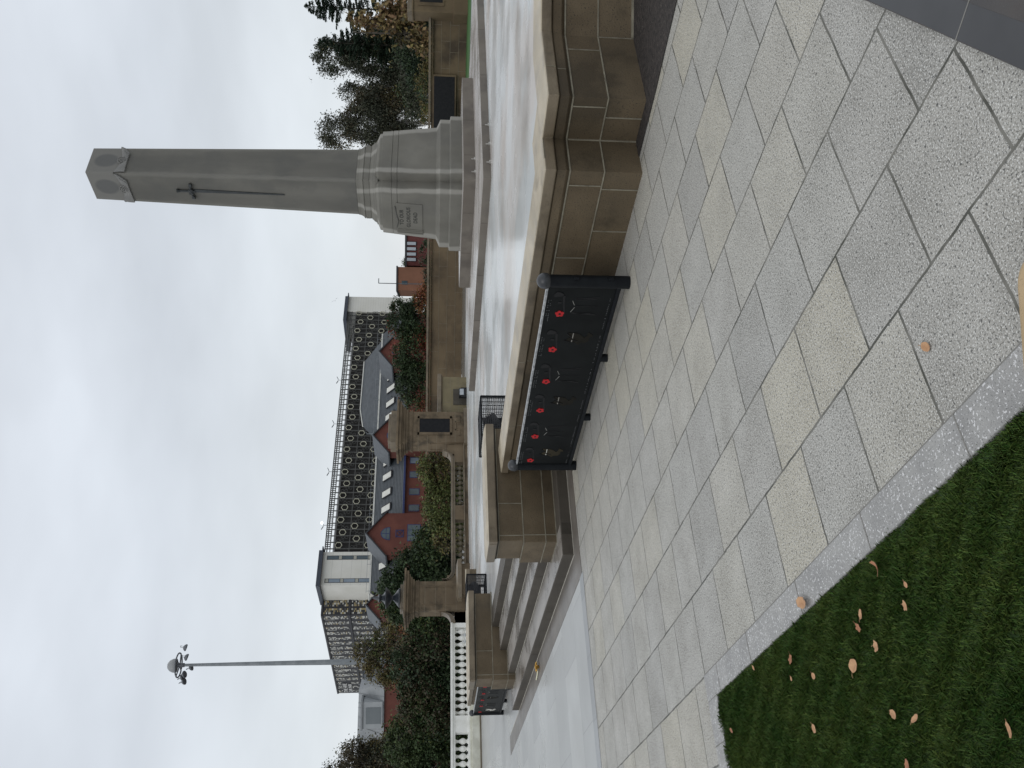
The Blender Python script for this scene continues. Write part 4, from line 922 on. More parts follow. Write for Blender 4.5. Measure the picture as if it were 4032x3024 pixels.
# ------------------------------------------------------------------ caged floodlights on the platform
def cage(x0, x1, y0, y1, z1, label, lamp_label):
    cx_, cy_ = (x0 + x1) / 2, (y0 + y1) / 2
    t = thing('wire_cage', label, 'cage', (cx_, cy_, FL), group='black wire cages over floodlights')
    hx, hy, h = (x1 - x0) / 2, (y1 - y0) / 2, z1 - FL
    fr = MB(); e_ = .012
    for sx in (-1, 1):
        for sy in (-1, 1): fr.box(sx * hx - e_, sx * hx + e_, sy * hy - e_, sy * hy + e_, 0, h)
    for z in (.012, h):
        fr.box(-hx, hx, -hy - e_, -hy + e_, z - e_, z + e_); fr.box(-hx, hx, hy - e_, hy + e_, z - e_, z + e_); fr.box(-hx - e_, -hx + e_, -hy, hy, z - e_, z + e_); fr.box(hx - e_, hx + e_, -hy, hy, z - e_, z + e_)
    fr.build('frame', black_m, t)
    wr = MB(); s_ = .030; r = .0024
    nx, ny, nz = int(2 * hx / s_), int(2 * hy / s_), int(h / s_)
    for k in range(1, nx): x = -hx + k * 2 * hx / nx; [wr.box(x - r, x + r, y - r, y + r, 0, h) for y in (-hy, hy)]; wr.box(x - r, x + r, -hy, hy, h - r, h + r)
    for k in range(1, ny): y = -hy + k * 2 * hy / ny; [wr.box(x - r, x + r, y - r, y + r, 0, h) for x in (-hx, hx)]; wr.box(-hx, hx, y - r, y + r, h - r, h + r)
    for k in range(1, nz):
        z = k * h / nz
        for y in (-hy, hy): wr.box(-hx, hx, y - r, y + r, z - r, z + r)
        for x in (-hx, hx): wr.box(x - r, x + r, -hy, hy, z - r, z + r)
    wr.build('wire_mesh', wire_m, t)
    f = thing('floodlight', lamp_label, 'floodlight', (cx_ + .02, cy_, FL), .6)
    hs = MB().box(-.17, .17, -.10, .10, -.09, .12).build('housing', blackplastic, f, bevel=.02); hs.location = (0, 0, .22); hs.rotation_euler = (math.radians(-38), 0, 0)
    le = MB().box(-.15, .15, .101, .106, -.07, .10).build('lens', mat('dull_lens', (.05, .055, .06), rough=.2), hs)
    br = MB(); br.box(-.20, -.18, -.03, .03, .0, .26); br.box(.18, .20, -.03, .03, 0, .26); br.box(-.2, .2, -.03, .03, 0, .012); br.build('bracket', blackplastic, f)
    fn = MB(); [fn.box(-.15, .15, -.125, -.10, z, z + .012) for z in (-.07, -.04, -.01, .02, .05, .08)]; fn.build('cooling_fin', blackplastic, hs)
cage(5.94, 6.58, 9.80, 10.39, .912, 'black wire mesh cage standing behind the nearer parapet block', 'black floodlight inside the wire cage behind the nearer parapet')
cage(5.81, 6.33, 15.79, 16.35, .895, 'black wire mesh cage beyond the farther parapet block', 'black floodlight inside the wire cage beyond the farther parapet')

# ------------------------------------------------------------------ small things near the camera
bo = MB(); 
def rounded_slab(x0, x1, y0, y1, z0, z1, r, rot, loc, name, m_, lab, cat):
    pts = []
    for (cx_, cy_, a0) in ((x1 - r, y1 - r, 0), (x0 + r, y1 - r, 90), (x0 + r, y0 + r, 180), (x1 - r, y0 + r, 270)):
        for k in range(7): a_ = math.radians(a0 + k * 15); pts.append((cx_ + r * math.cos(a_), cy_ + r * math.sin(a_)))
    o = MB().prism(pts, z0, z1).build(name, m_, bevel=.02, seg=4); o.location = loc; o.rotation_euler = (0, 0, rot); smoothed(o, 50); return tag(o, lab, cat)
rounded_slab(-.22, .22, -.22, .22, 0, .09, .08, math.radians(62), (1.12, 1.36, 0), 'sandstone_block', boulder_m, 'rounded tan sandstone block at the bottom edge of the view beside the kerb', 'stone block')
dk = MB(); e0 = Vector((2.79, 1.567)); e1 = Vector((1.891, 1.224)); d = (e0 - e1).normalized(); n_ = Vector((d.y, -d.x))
P0 = e1 - d * 1.2; P1 = e0 + d * 2.5
dk.prism([tuple(P0), tuple(P1), tuple(P1 + n_ * 1.6), tuple(P0 + n_ * 1.6)], 0, .03)
o = dk.build('dark_stone_slab', slate_slab, bevel=.006); tag(o, 'dark brown-grey stone slab laid diagonally over the corner of the paving', 'stone slab')
jd = MB(); c0 = Vector((2.175, 1.33)); jd.obox(c0, c0 + n_ * 1.6, .005, .0302, .0312); j = jd.build('slab_joint', MATS['kerb_joint_mortar'], o)
j2 = MB(); j2.obox(P0 + n_ * .055, P1 + n_ * .055, .10, .0300, .0306); j2.build('slab_edge_band', mat('dark_edge_stone', (.022, .023, .026), (.032, .033, .036), 6, .35), o)

def fallen_leaf(x, y, s_, rot, kind, label, z=.022, tilt_=.2):
    rr = random.Random(int(x * 1000) + int(y * 777)); n_ = 18; pts = []
    for k in range(n_):
        a_ = 2 * PI * k / n_
        if kind == 'round': r = 1 + .08 * math.sin(9 * a_) + rr.uniform(-.06, .06); q = (math.cos(a_) * r, math.sin(a_) * r * .85)
        elif kind == 'oval': r = 1 + .07 * math.sin(11 * a_); q = (math.cos(a_) * r * 1.25, math.sin(a_) * r * .62)
        elif kind == 'lobed': r = .62 + .42 * abs(math.cos(2.5 * a_)) + rr.uniform(-.05, .05); q = (math.cos(a_) * r, math.sin(a_) * r * .9)
        else: r = 1; q = (math.cos(a_) * 1.4, math.sin(a_) * .34 + .25 * math.cos(2 * a_))
        pts.append(q)
    mb = MB(); curl = rr.uniform(.15, .5)
    top = [(px * s_, py * s_, (curl * px * px * .5 + rr.uniform(-.05, .05) + .25 * abs(py)) * s_ * .8) for px, py in pts]
    i0 = len(mb.v); mb.v += top + [(a_, b2, c_ - .0008) for a_, b2, c_ in top] + [(0, 0, -.12 * s_), (0, 0, -.12 * s_ - .0008)]
    for k in range(n_):
        l = (k + 1) % n_; mb.f.append((i0 + k, i0 + l, i0 + 2 * n_)); mb.f.append((i0 + n_ + l, i0 + n_ + k, i0 + 2 * n_ + 1)); mb.f.append((i0 + l, i0 + k, i0 + n_ + k, i0 + n_ + l)); mb.mi += [0, 0, 0]
    mb.tube([(s_ * 1.0, 0, .1 * s_), (s_ * 1.5, .1 * s_, .12 * s_), (s_ * 1.8, .25 * s_, .05 * s_)], .0009, 5)
    o = mb.build('fallen_leaf', dead_m if rr.random() < .55 or kind == 'round' else dead2_m); o.location = (x, y, z); o.rotation_euler = (rr.uniform(-tilt_, tilt_), rr.uniform(-tilt_, tilt_), rot)
    tag(o, label, 'leaf', 'fallen autumn leaves')
LV = [(1.055, 2.61, .028, .5, 'thin', 'long curled brown leaf on the grass just inside the kerb'),
      (.94, 2.47, .010, 0, 'round', 'tiny tan leaf scrap below the long curled leaf on the grass'),
      (.885, 2.51, .020, 1, 'lobed', 'reddish crumpled leaf on the grass, right of the round tan leaf'),
      (.958, 2.80, .020, 2, 'round', 'round tan leaf lying flat on the grass beside the forked leaf'),
      (.925, 2.845, .017, .3, 'lobed', 'small forked tan leaf tucked against the round leaf'),
      (.832, 2.76, .023, 1.2, 'lobed', 'ragged orange-tan leaf with torn middle on the open grass'),
      (.822, 2.955, .025, 2.4, 'round', 'large diamond-shaped orange leaf in the middle of the lawn'),
      (1.0, 3.48, .022, .2, 'lobed', 'orange star-shaped leaf near the far end of the lawn'),
      (1.165, 3.25, .040, 1.2, 'oval', 'large folded yellow-brown leaf resting on the granite kerb'),
      (.61, 2.775, .020, .9, 'oval', 'brown oval leaf low on the lawn, left of a paler one'),
      (.57, 2.655, .016, 1.9, 'oval', 'small pale brown leaf low on the lawn'),
      (.44, 2.215, .017, .1, 'oval', 'tan leaf at the bottom corner edge of the lawn'),
      (.705, 3.41, .018, .4, 'round', 'faded brown leaf half sunk in the grass'),
      (.88, 3.30, .013, .4, 'round', 'small pale yellow leaf in the middle distance of the lawn'),
      (1.09, 3.92, .012, .4, 'round', 'tiny yellow leaf near the far kerb corner'),
      (.93, 3.52, .010, .4, 'round', 'tiny pinkish leaf beside the orange star-shaped leaf'),
      (.91, 4.39, .018, 1.1, 'oval', 'dull brown leaf by the far corner of the lawn'),
      (.46, 2.78, .018, 2.1, 'oval', 'curled tan leaf at the bottom edge of the lawn'),
      (1.536, 1.983, .019, .7, 'round', 'single orange leaf lying on the granite paving')]
for x, y, s_, r_, k_, lb in LV: fallen_leaf(x, y, s_, r_, k_, lb, z=(.006 if x > 1.28 else (.024 if x > 1.13 else .030)))
fb = thing('fallen_flower', 'yellow flower with pale stem dropped at the foot of the steps', 'flower', (3.50, 12.3, .008))
pf = MB()
for k in range(7):
    a_ = 2 * PI * k / 7 + .2; c_, s_ = math.cos(a_), math.sin(a_)
    pf.face([(0, 0, .02), (c_ * .05 - s_ * .025, s_ * .05 + c_ * .025, .05), (c_ * .085, s_ * .085, .03), (c_ * .05 + s_ * .025, s_ * .05 - c_ * .025, .05)])
pf.build('petals', yellow_m, fb); smoothed(MB().rings([(0, .05), (.05, .07), (.06, .03)], 0, 0, sq=False, n=10).build('flower_centre', mat('dark_yellow', (.35, .2, .03), rough=.7), fb))
smoothed(MB().tube([(-.04, .03, .012), (-.08, .14, .012), (-.10, .30, .010)], .009, 7).build('stem', stem_m, fb))

# ------------------------------------------------------------------ vegetation
def leaf_cloud(blobs, n, size, seed, droop=0.0, clump=.16, shell=.55, nclump=None):
    """blobs: (x,y,z,rx,ry,rz,weight). returns leaf quads (rhombi)"""
    g = np.random.default_rng(seed); W = np.array([b_[6] * b_[3] * b_[5] for b_ in blobs], float); W /= W.sum()
    nc = nclump or max(20, n // 60)
    bi = g.choice(len(blobs), nc, p=W); B = np.array([b_[:6] for b_ in blobs], float)
    d = g.normal(size=(nc, 3)); d /= np.linalg.norm(d, axis=1)[:, None]; rad = g.random(nc) ** (1 / 3) * (1 - shell) + shell * (1 - .25 * g.random(nc))
    cc = B[bi, :3] + d * rad[:, None] * B[bi, 3:6]
    ci = g.integers(0, nc, n); cs = clump * (.5 + g.random(nc))
    off_ = g.normal(size=(n, 3)) * cs[ci][:, None]; off_[:, 2] *= .7
    if droop: off_[:, 2] -= np.abs(g.normal(size=n)) * droop
    p = cc[ci] + off_
    nrm = g.normal(size=(n, 3)); nrm[:, 2] += .4; nrm /= np.linalg.norm(nrm, axis=1)[:, None]
    a_ = np.cross(nrm, g.normal(size=(n, 3))); a_ /= np.linalg.norm(a_, axis=1)[:, None]; b_ = np.cross(nrm, a_)
    s_ = size * (.6 + .8 * g.random(n))[:, None]
    return np.stack([p + a_ * s_, p + b_ * s_ * .55, p - a_ * s_, p - b_ * s_ * .55], 1)
def tree(name, label, cat, lat, dep, blobs, n, size, mats, mix, seed, group=None, droop=0.0, clump=.16, trunk=None, bark_m=None, shell=.55, limbs=10, zbase=0.0, nclump=None):
    x, y = LD(lat, dep); t = thing(name, label, cat, (x, y, zbase), -TH, group)
    g = random.Random(seed)
    v = leaf_cloud(blobs, n, size, seed, droop, clump, shell, nclump)
    gg = np.random.default_rng(seed + 1)
    if len(mats) > 1:
        # tones change from clump to clump
        key = np.sin(v[:, 0, 0] * 2.1 + seed) + np.sin(v[:, 0, 2] * 2.7 + seed * 2) + np.sin(v[:, 0, 1] * 2.3) + gg.normal(size=len(v)) * .9
        q = np.quantile(key, np.cumsum(mix)[:-1]); mi = np.searchsorted(q, key)
    else: mi = None
    quick_mesh('crown', v.reshape(-1, 3), 4, 4, mats, mi, t)
    tr = MB(); top = max(b_[2] for b_ in blobs); r = trunk or .07
    lean = g.uniform(-.2, .2)
    tr.tube([(0, 0, -.4), (lean * .3, 0, top * .35), (lean, 0, top * .75), (lean * 1.2, 0, top)], r, 8, r2=r * .25)
    for k in range(limbs):
        b_ = blobs[k % len(blobs)]; z0 = g.uniform(.15, .7) * top
        e_ = (b_[0] + g.uniform(-.7, .7) * b_[3], b_[1] + g.uniform(-.7, .7) * b_[4], b_[2] + g.uniform(-.6, .8) * b_[5])
        mid = ((e_[0] + lean * .5) / 2, e_[1] / 2, (z0 + e_[2]) / 2 + .15)
        tr.tube([(lean * z0 / top, 0, z0), mid, e_], r * .38, 5, r2=r * .08)
    tr.build('trunk', bark_m or bark, t)
    return t
# ground behind the balustrades is lower garden; bushes start below the rail
tree('evergreen_bush', 'dense dark evergreen bush rising behind the brown balustrade beside the urn pier', 'bush', -7.3, 32, [(-.6, 0, 1.6, 1.6, 1.1, 1.4, 1), (.6, 0, 1.4, 1.6, 1.1, 1.2, 1), (-.7, 0, 2.9, 1.05, .8, .85, 1), (-1.4, 0, 2.3, .7, .7, .9, .7), (1.6, .2, 1.1, .7, .8, .8, .6), (.3, 0, 2.5, .7, .7, .6, .7)], 42000, .055, [lf_dark, lf_hedge, lf_light], (.45, .43, .12), 11, clump=.13)
tree('shrub', 'bright olive green shrub with rust tips behind the brown balustrade, right part', 'bush', -3.9, 30, [(-.6, 0, 1.1, 1.1, .7, .85, 1), (.5, 0, 1.1, .9, .7, .9, 1), (.9, 0, 1.6, .5, .5, .55, .6), (-1.5, 0, 1.0, .7, .6, .7, .8)], 21000, .045, [lf_light, lf_olive, lf_brown], (.5, .3, .2), 12, clump=.12)
tree('autumn_shrub', 'low rust-orange shrub beside the name-tablet pier behind the olive shrub', 'bush', -3.1, 31.5, [(0, 0, 1.55, .8, .5, .55, 1), (.6, 0, 1.2, .6, .5, .5, 1)], 4200, .045, [lf_rust, lf_brown], (.5, .5), 13, clump=.1)
tree('berry_shrub', 'wide dark shrub with red twigs behind the curved wall, left of the cenotaph', 'bush', 1.7, 38, [(-1.8, 0, 1.9, 1.4, .9, 1.4, 1), (-.3, 0, 2.0, 1.4, .9, 1.5, 1), (1.1, 0, 1.9, 1.4, .9, 1.45, 1), (1.2, 0, 3.1, .9, .6, .7, .7), (-1.9, 0, 2.9, .7, .6, .6, .6), (-.4, 0, 3.0, .8, .6, .6, .6)], 46000, .05, [lf_dark, lf_hedge, lf_red, lf_rust], (.45, .25, .17, .13), 14, clump=.12)
tree('orange_shrub', 'small orange-leaved shrub at the right end of the red-twigged shrub', 'bush', 3.7, 37.5, [(0, 0, 1.9, .8, .6, .8, 1), (.7, 0, 1.5, .6, .6, .6, 1)], 6500, .045, [lf_rust, lf_olive, lf_brown], (.45, .3, .25), 15, clump=.1)
tree('low_shrub', 'low dark green shrub peeping over the wall just left of the cenotaph', 'bush', 5.7, 37, [(0, 0, 1.7, 1.3, .6, .65, 1), (-.9, 0, 1.5, .9, .6, .6, 1)], 7000, .045, [lf_dark, lf_brown], (.6, .4), 16, clump=.1)
tree('hedge_bush', 'large dark green and brown hedge mass behind the white balustrade, next to the urn pier', 'bush', -11.0, 32, [(-.9, 0, 1.4, 1.6, 1.1, 1.5, 1), (.7, 0, 1.4, 1.4, 1.1, 1.4, 1), (.2, 0, 2.5, 1.0, .8, .7, .7)], 38000, .055, [lf_dark, lf_brown, lf_hedge], (.3, .35, .35), 17, clump=.14)
tree('hedge_bush', 'bright mid-green hedge bush behind the middle of the white balustrade', 'bush', -14.0, 32.5, [(-.8, 0, 1.4, 1.5, 1.1, 1.6, 1), (.9, 0, 1.3, 1.3, 1.1, 1.5, 1), (0, 0, 2.7, 1.1, .8, .7, .7)], 38000, .055, [lf_hedge, lf_dark, lf_light], (.55, .22, .23), 18, clump=.14)
tree('hedge_bush', 'brownish twiggy hedge bush at the left edge behind the white balustrade', 'bush', -16.6, 33, [(-.8, 0, 1.5, 1.5, 1.1, 1.7, 1), (.8, 0, 1.4, 1.3, 1.1, 1.6, 1), (-.2, 0, 2.9, 1.2, .8, 1.1, .8)], 38000, .05, [lf_brown, lf_hedge, lf_dark], (.45, .3, .25), 19, clump=.14)
tree('autumn_tree', 'small olive autumn tree in front of the tile mosaic building, right of the lamp mast', 'tree', -14.0, 44, [(-.7, 0, 4.1, 1.0, .9, 1.1, 1), (.6, 0, 3.6, 1.0, .9, 1.1, 1), (-.2, 0, 5.0, .8, .7, .7, .7), (-1.2, 0, 3.2, .8, .8, .9, .8)], 13000, .06, [lf_olive, lf_brown, lf_light], (.45, .35, .2), 20, clump=.17)
tree('red_shrub', 'reddish brown shrub top showing above the hedge between urn pier and lamp mast', 'bush', -12.3, 40, [(-.9, 0, 2.4, 1.1, .8, 1.1, 1), (.8, 0, 2.3, 1.0, .8, 1.0, 1)], 12000, .05, [lf_rust, lf_brown, lf_olive], (.35, .45, .2), 21, clump=.13)
tree('light_shrub', 'fresh green shrub against the brick gable, immediately left of the urn', 'bush', -10.0, 38, [(0, 0, 2.5, 1.0, .8, 1.3, 1), (-.6, 0, 2.0, .9, .8, 1.0, 1)], 9000, .05, [lf_light, lf_hedge], (.5, .5), 22, clump=.12)
tree('birch_tree', 'thin-topped birch tree with dull brown leaves at the far left edge', 'tree', -20.2, 44, [(0, 0, 4.0, 1.7, 1.2, 1.8, 1.2), (.5, 0, 5.6, 1.0, .9, 1.0, .6), (-.4, 0, 6.6, .8, .7, .8, .35), (.9, 0, 3.0, 1.2, 1.0, 1.5, 1)], 40000, .055, [lf_brown, lf_grey, lf_olive], (.45, .35, .2), 23, droop=.12, clump=.17, bark_m=birch_bark, limbs=16)
tree('birch_tree', 'tall grey-green birch standing right behind the cenotaph shaft', 'tree', 13.3, 43, [(0, 0, 5.2, 1.2, 1.0, 1.4, 1), (-.6, 0, 6.8, .9, .8, .95, .7), (.5, 0, 3.6, 1.3, 1.0, 1.3, 1), (-.9, 0, 4.2, .8, .8, 1.4, .7), (.9, 0, 4.8, .9, .8, 1.3, .8)], 38000, .05, [lf_grey, lf_brown, lf_olive], (.5, .35, .15), 24, droop=.2, clump=.15, bark_m=birch_bark, limbs=18)
tree('birch_tree', 'sparse middle birch with sky showing through, between the two taller birches', 'tree', 15.3, 45, [(0, 0, 4.4, .9, .8, 1.6, 1), (.1, 0, 6.3, .55, .6, .8, .5), (.3, 0, 2.8, 1.0, .9, 1.0, 1)], 20000, .048, [lf_grey, lf_hedge], (.6, .4), 25, droop=.2, clump=.14, bark_m=birch_bark, limbs=14)
tree('birch_tree', 'dense birch with pale top left of the pointed conifers', 'tree', 16.9, 43.5, [(0, 0, 4.6, 1.3, 1.0, 2.2, 1.2), (-.2, 0, 7.0, .9, .7, 1.1, .8), (-.9, 0, 3.2, .9, .8, 1.4, 1), (.8, 0, 4.4, .9, .8, 1.5, 1)], 46000, .05, [lf_grey, lf_dark, lf_olive], (.55, .3, .15), 26, droop=.15, clump=.15, bark_m=birch_bark, limbs=16)
tree('low_shrub', 'low olive shrub at the foot of the birches above the curved wall', 'bush', 12.9, 37, [(0, 0, 1.9, 1.5, .7, .75, 1), (1.5, 0, 1.7, 1.0, .7, .6, 1)], 9000, .045, [lf_olive, lf_hedge, lf_brown], (.35, .4, .25), 27, clump=.11)
tree('maple_tree', 'golden-orange maple with large leaves in front of the conifers above the end pier', 'tree', 14.9, 35.5, [(0, 0, 2.9, .75, .5, .8, 1), (.4, 0, 4.1, .55, .5, .8, 1), (-.55, 0, 2.4, .5, .5, .6, .9), (.7, 0, 3.0, .6, .5, .9, 1), (.45, 0, 5.1, .3, .3, .35, .3)], 3800, .10, [lf_gold, lf_olive, lf_brown], (.6, .22, .18), 28, clump=.14)
tree('low_shrub', 'dull green shrub below the middle birches, right of the carved cornice', 'bush', 15.2, 41, [(-1.0, 0, 2.3, 1.4, .8, 1.3, 1), (.8, 0, 2.5, 1.4, .8, 1.4, 1)], 15000, .05, [lf_grey, lf_dark, lf_olive], (.45, .4, .15), 30, clump=.15)
tree('low_shrub', 'dark shrub filling the gap behind the maple and the name tablet', 'bush', 15.6, 38.5, [(0, 0, 2.4, 1.5, .8, 1.3, 1), (-1.4, 0, 2.1, 1.1, .8, 1.0, 1)], 15000, .05, [lf_dark, lf_conif], (.6, .4), 29, clump=.13)

def conifer(label, lat, dep, top, base_r, seed, n=14000, zb=1.2):
    x, y = LD(lat, dep); t = thing('conifer', label, 'conifer', (x, y, 0), -TH, 'pointed conifers at the right edge')
    g = np.random.default_rng(seed); nb = 170; segs = []; tw = []
    zz = zb + (top - zb) * np.sort(g.random(nb)) ** .9
    brm = MB(); brm.tube([(0, 0, 0), (0, 0, top)], .09, 8, r2=.01); pts = []
    for z in zz:
        f = 1 - (z - zb) / (top - zb); L_ = (base_r * f ** .85 + .06) * g.uniform(.75, 1.12); a_ = g.uniform(0, 2 * PI); dx, dy = math.cos(a_), math.sin(a_)
        up_ = .25 * (1 - f)
        p0 = np.array([0, 0, z]); p1 = np.array([dx * L_ * .55, dy * L_ * .55, z - .06 * L_ + up_ * L_]); p2 = np.array([dx * L_, dy * L_, z - .10 * L_ + up_ * L_ * 1.4])
        brm.tube([p0, p1, p2], .014, 4, r2=.004)
        m_ = int(n / nb * (L_ / (base_r * .6)) + 8); s_ = g.random(m_) ** .8; q = np.where(s_[:, None] < .5, p0 + (p1 - p0) * (s_[:, None] * 2), p1 + (p2 - p1) * (s_[:, None] * 2 - 1))
        wd = .13 * (1 - s_ * .75) * (L_ / base_r + .35); side = g.normal(size=m_) * wd
        q[:, 0] += -dy * side; q[:, 1] += dx * side; q[:, 2] -= np.abs(g.normal(size=m_)) * .05
        dirv = np.stack([dx * .9 - dy * np.sign(side) * .6, dy * .9 + dx * np.sign(side) * .6, -.25 + g.normal(size=m_) * .2], 1); pts.append((q, dirv))
    P_ = np.concatenate([a_ for a_, _ in pts]); D_ = np.concatenate([b_ for _, b_ in pts]); D_ += g.normal(size=D_.shape) * .15; D_ /= np.linalg.norm(D_, axis=1)[:, None]
    S_ = np.cross(D_, g.normal(size=D_.shape)); S_ /= np.linalg.norm(S_, axis=1)[:, None]
    l_ = .075 * (.6 + .8 * g.random(len(P_)))[:, None]
    v = np.stack([P_ - D_ * l_ * .6, P_ + S_ * l_ * .22, P_ + D_ * l_, P_ - S_ * l_ * .22], 1).reshape(-1, 3)
    quick_mesh('crown', v, 4, 4, [lf_conif], None, t); brm.build('trunk', bark, t)
conifer('taller dark conifer with spiky tip, cut by the right edge of the view', 18.6, 42, 8.25, 2.9, 41, 46000)
conifer('shorter dark conifer with fine spire beside the golden maple', 17.05, 42.5, 7.75, 2.1, 42, 32000)

# ------------------------------------------------------------------ tall lamp mast
ms = thing('lamp_mast', 'very tall galvanised floodlight mast with a ring of lamps, behind the hedge', 'lamp mast', (*LD(-16.55, 50), 0), -TH)
smoothed(MB().rings([(0, .42), (4, .38), (7, .33), (10, .27), (15.5, .17), (16.2, .16)], 0, 0, sq=False, n=12).build('pole', galv, ms))
hd = MB().rings([(16.38, .3), (16.40, .78), (16.43, .80), (16.58, .77), (16.76, .60), (16.87, .34), (16.90, .1)], -.02, 0, sq=False, n=24).build('dome_cover', mat('pale_dome', (.24, .25, .26), (.32, .33, .33), 2, .6), ms); smoothed(hd)
rg = MB(); rg.tube([(.68 * math.cos(a_), .68 * math.sin(a_), 16.28) for a_ in np.linspace(0, 2 * PI, 33)], .042, 8)
for k in range(4): a_ = PI / 4 + k * PI / 2; rg.tube([(0, 0, 16.2), (.68 * math.cos(a_), .68 * math.sin(a_), 16.28)], .04, 6)
smoothed(rg.build('ring_frame', galv_d, ms))
MB().rings([(15.95, .24), (16.42, .26)], 0, 0, sq=False, n=12).build('collar', galv_d, ms)
for k, (a_, zz, rr_) in enumerate(((0.15, 15.92, .98), (PI / 2 + .5, 15.72, .70), (PI - .1, 15.98, .98), (-PI / 2 - .45, 15.75, .72), (-.6, 15.7, .70), (PI + .9, 15.85, .8))):
    p = (rr_ * math.cos(a_), rr_ * math.sin(a_)); o = MB().rings([(-.05, .34), (-.02, .42), (.03, .40), (.10, .28), (.14, .14)], 0, 0, sq=False, n=10).build('lamp_head', galv_d, ms); smoothed(o, 30)
    o.location = (p[0], p[1], zz); o.rotation_euler = (.25 * math.sin(a_ + 1), .35 * (1 if p[0] > 0 else -1), 0)
    b2 = MB(); b2.tube([(0, -.1, .12), (0, -.1, .3), (0, .1, .3), (0, .1, .12)], .018, 6); b2.build('lamp_bracket', galv_d, o)

# ------------------------------------------------------------------ buildings
# ---- hexagon-clad car park
cpx = thing('car_park_building', 'long car park clad in dark lattice with cream hexagons and white end towers', 'building', (41.82, 107.61, 0), math.radians(3.3886))
Lc = 52.96
MB().box(4.87, 49.5, .35, 14, 0, 15.08).build('dark_wall', lattice_bg, cpx)
MB().box(4.87, 49.5, 3.5, 3.7, 15.08, 15.80).build('deck_parapet', deck_m, cpx)
MB().box(4.87, 49.5, 9.0, 9.3, 15.08, 15.85).build('far_parapet', deck_m, cpx)
lat = MB(); hx = MB(); sm = MB(); web = MB()
bay = .984; s0 = 13.75 - 9 * bay
nb = int((49.4 - 4.9) / bay) + 1
def zt(s): return 0.0
for k in range(nb + 1):
    s_ = 4.92 + (k * bay) + ((13.75 + bay / 2 - 4.92) % bay) - bay
    if 4.87 < s_ < 49.5: lat.box(s_ - .05, s_ + .05, -.02, .14, 2, 16.42)
for z, th in ((16.38, .075), (16.11, .075), (15.70, .05), (15.10, .06), (13.14, .05), (11.22, .05), (9.3, .05), (7.4, .05)): lat.box(4.87, 49.5, -.03, .10, z - th, z + th)
lat.build('lattice_frame', lattice_m, cpx)
def hexring(mb, s, z, hw, hh, w_, y0, y1):
    def ring(q): return [(s, z + hh * q), (s + hw * q, z + hh * .52 * q), (s + hw * q, z - hh * .52 * q), (s, z - hh * q), (s - hw * q, z - hh * .52 * q), (s - hw * q, z + hh * .52 * q)]
    O_, I_ = ring(1), ring(1 - w_); i = len(mb.v)
    mb.v += [(x, y0, z_) for x, z_ in O_] + [(x, y0, z_) for x, z_ in I_] + [(x, y1, z_) for x, z_ in O_] + [(x, y1, z_) for x, z_ in I_]
    for k in range(6):
        l = (k + 1) % 6
        for q in ((k, l, 6 + l, 6 + k), (12 + k, 12 + l, l, k), (6 + k, 6 + l, 18 + l, 18 + k)): mb.f.append(tuple(i + a_ for a_ in q)); mb.mi.append(0)
hexring(hx, 0, 0, .43, .50, .15, -.10, .0); hex0 = None
def bighex(s_, z):
    global hex0
    if hex0 is None: o = hx.build('hexagon_trim', hex_m, cpx); hex0 = o
    else: o = hex0.copy(); C.objects.link(o)
    o.location = (s_, 0, z)
for k in range(-9, 38):
    s_ = 13.75 + k * bay
    if not 5.3 < s_ < 49.2: continue
    ph = k % 4
    if ph % 2 == 0:
        zc = [14.60, 14.2][ph // 2]; bighex(s_, zc); bighex(s_, zc - 3.95)
        cl = [(-.24, 12.75), (-.24, 12.28), (.22, 12.05), (.22, 11.6)] if ph == 0 else [(.24, 12.8), (.24, 12.3), (-.22, 12.2), (-.22, 11.7)]
    else:
        zc = [12.24, 12.62][(ph - 1) // 2]; bighex(s_, zc)
        cl = [(-.24, 14.7), (-.24, 14.2), (.22, 14.05), (.22, 13.6)] if ph == 1 else [(.24, 14.75), (.24, 14.25), (-.22, 14.2), (-.22, 13.7)]
    for ds, z in cl: hexring(sm, s_ + ds, z, .20, .24, .16, -.06, .0); hexring(sm, s_ + ds, z - 3.9, .20, .24, .16, -.06, .0)
    # perforated balustrade strip: little diamonds leave round gaps of daylight
    for q in range(4):
        sq = s_ - .49 + q * bay / 3
        for z0, z1 in ((16.15, 16.33), (15.76, 16.06)):
            zm = (z0 + z1) / 2; hh = (z1 - z0) / 2
            web.xz_prism([(sq, z0), (sq + .11, z0), (sq + .035, zm), (sq + .11, z1), (sq - .11, z1), (sq - .035, zm), (sq - .11, z0)], .0, .05)
sm.build('small_hexagon_trim', lattice_m, cpx)['kind'] = 'stuff'; web.build('perforated_screen', lattice_m, cpx)
tw1 = MB(); tw1.box(0, 4.87, -.02, 6, 0, 16.52); tw1.build('end_tower', tower_m, cpx)
tw2 = MB(); tw2.box(49.5, 53.0, -.02, 8, 0, 16.52); tw2.build('end_tower', tower_m, cpx)
gr = MB()
for k in range(1, 9): gr.box(.02, 4.85, -.024, -.0195, 16.5 - k * 1.3, 16.5 - k * 1.3 + .02)
for k in range(1, 26): gr.box(49.5, 52.98, -.024, -.0195, 16.5 - k * .42, 16.5 - k * .42 + .012)
gr.build('cladding_groove', mat('cladding_shadow', (.4, .4, .37), rough=.8), cpx)
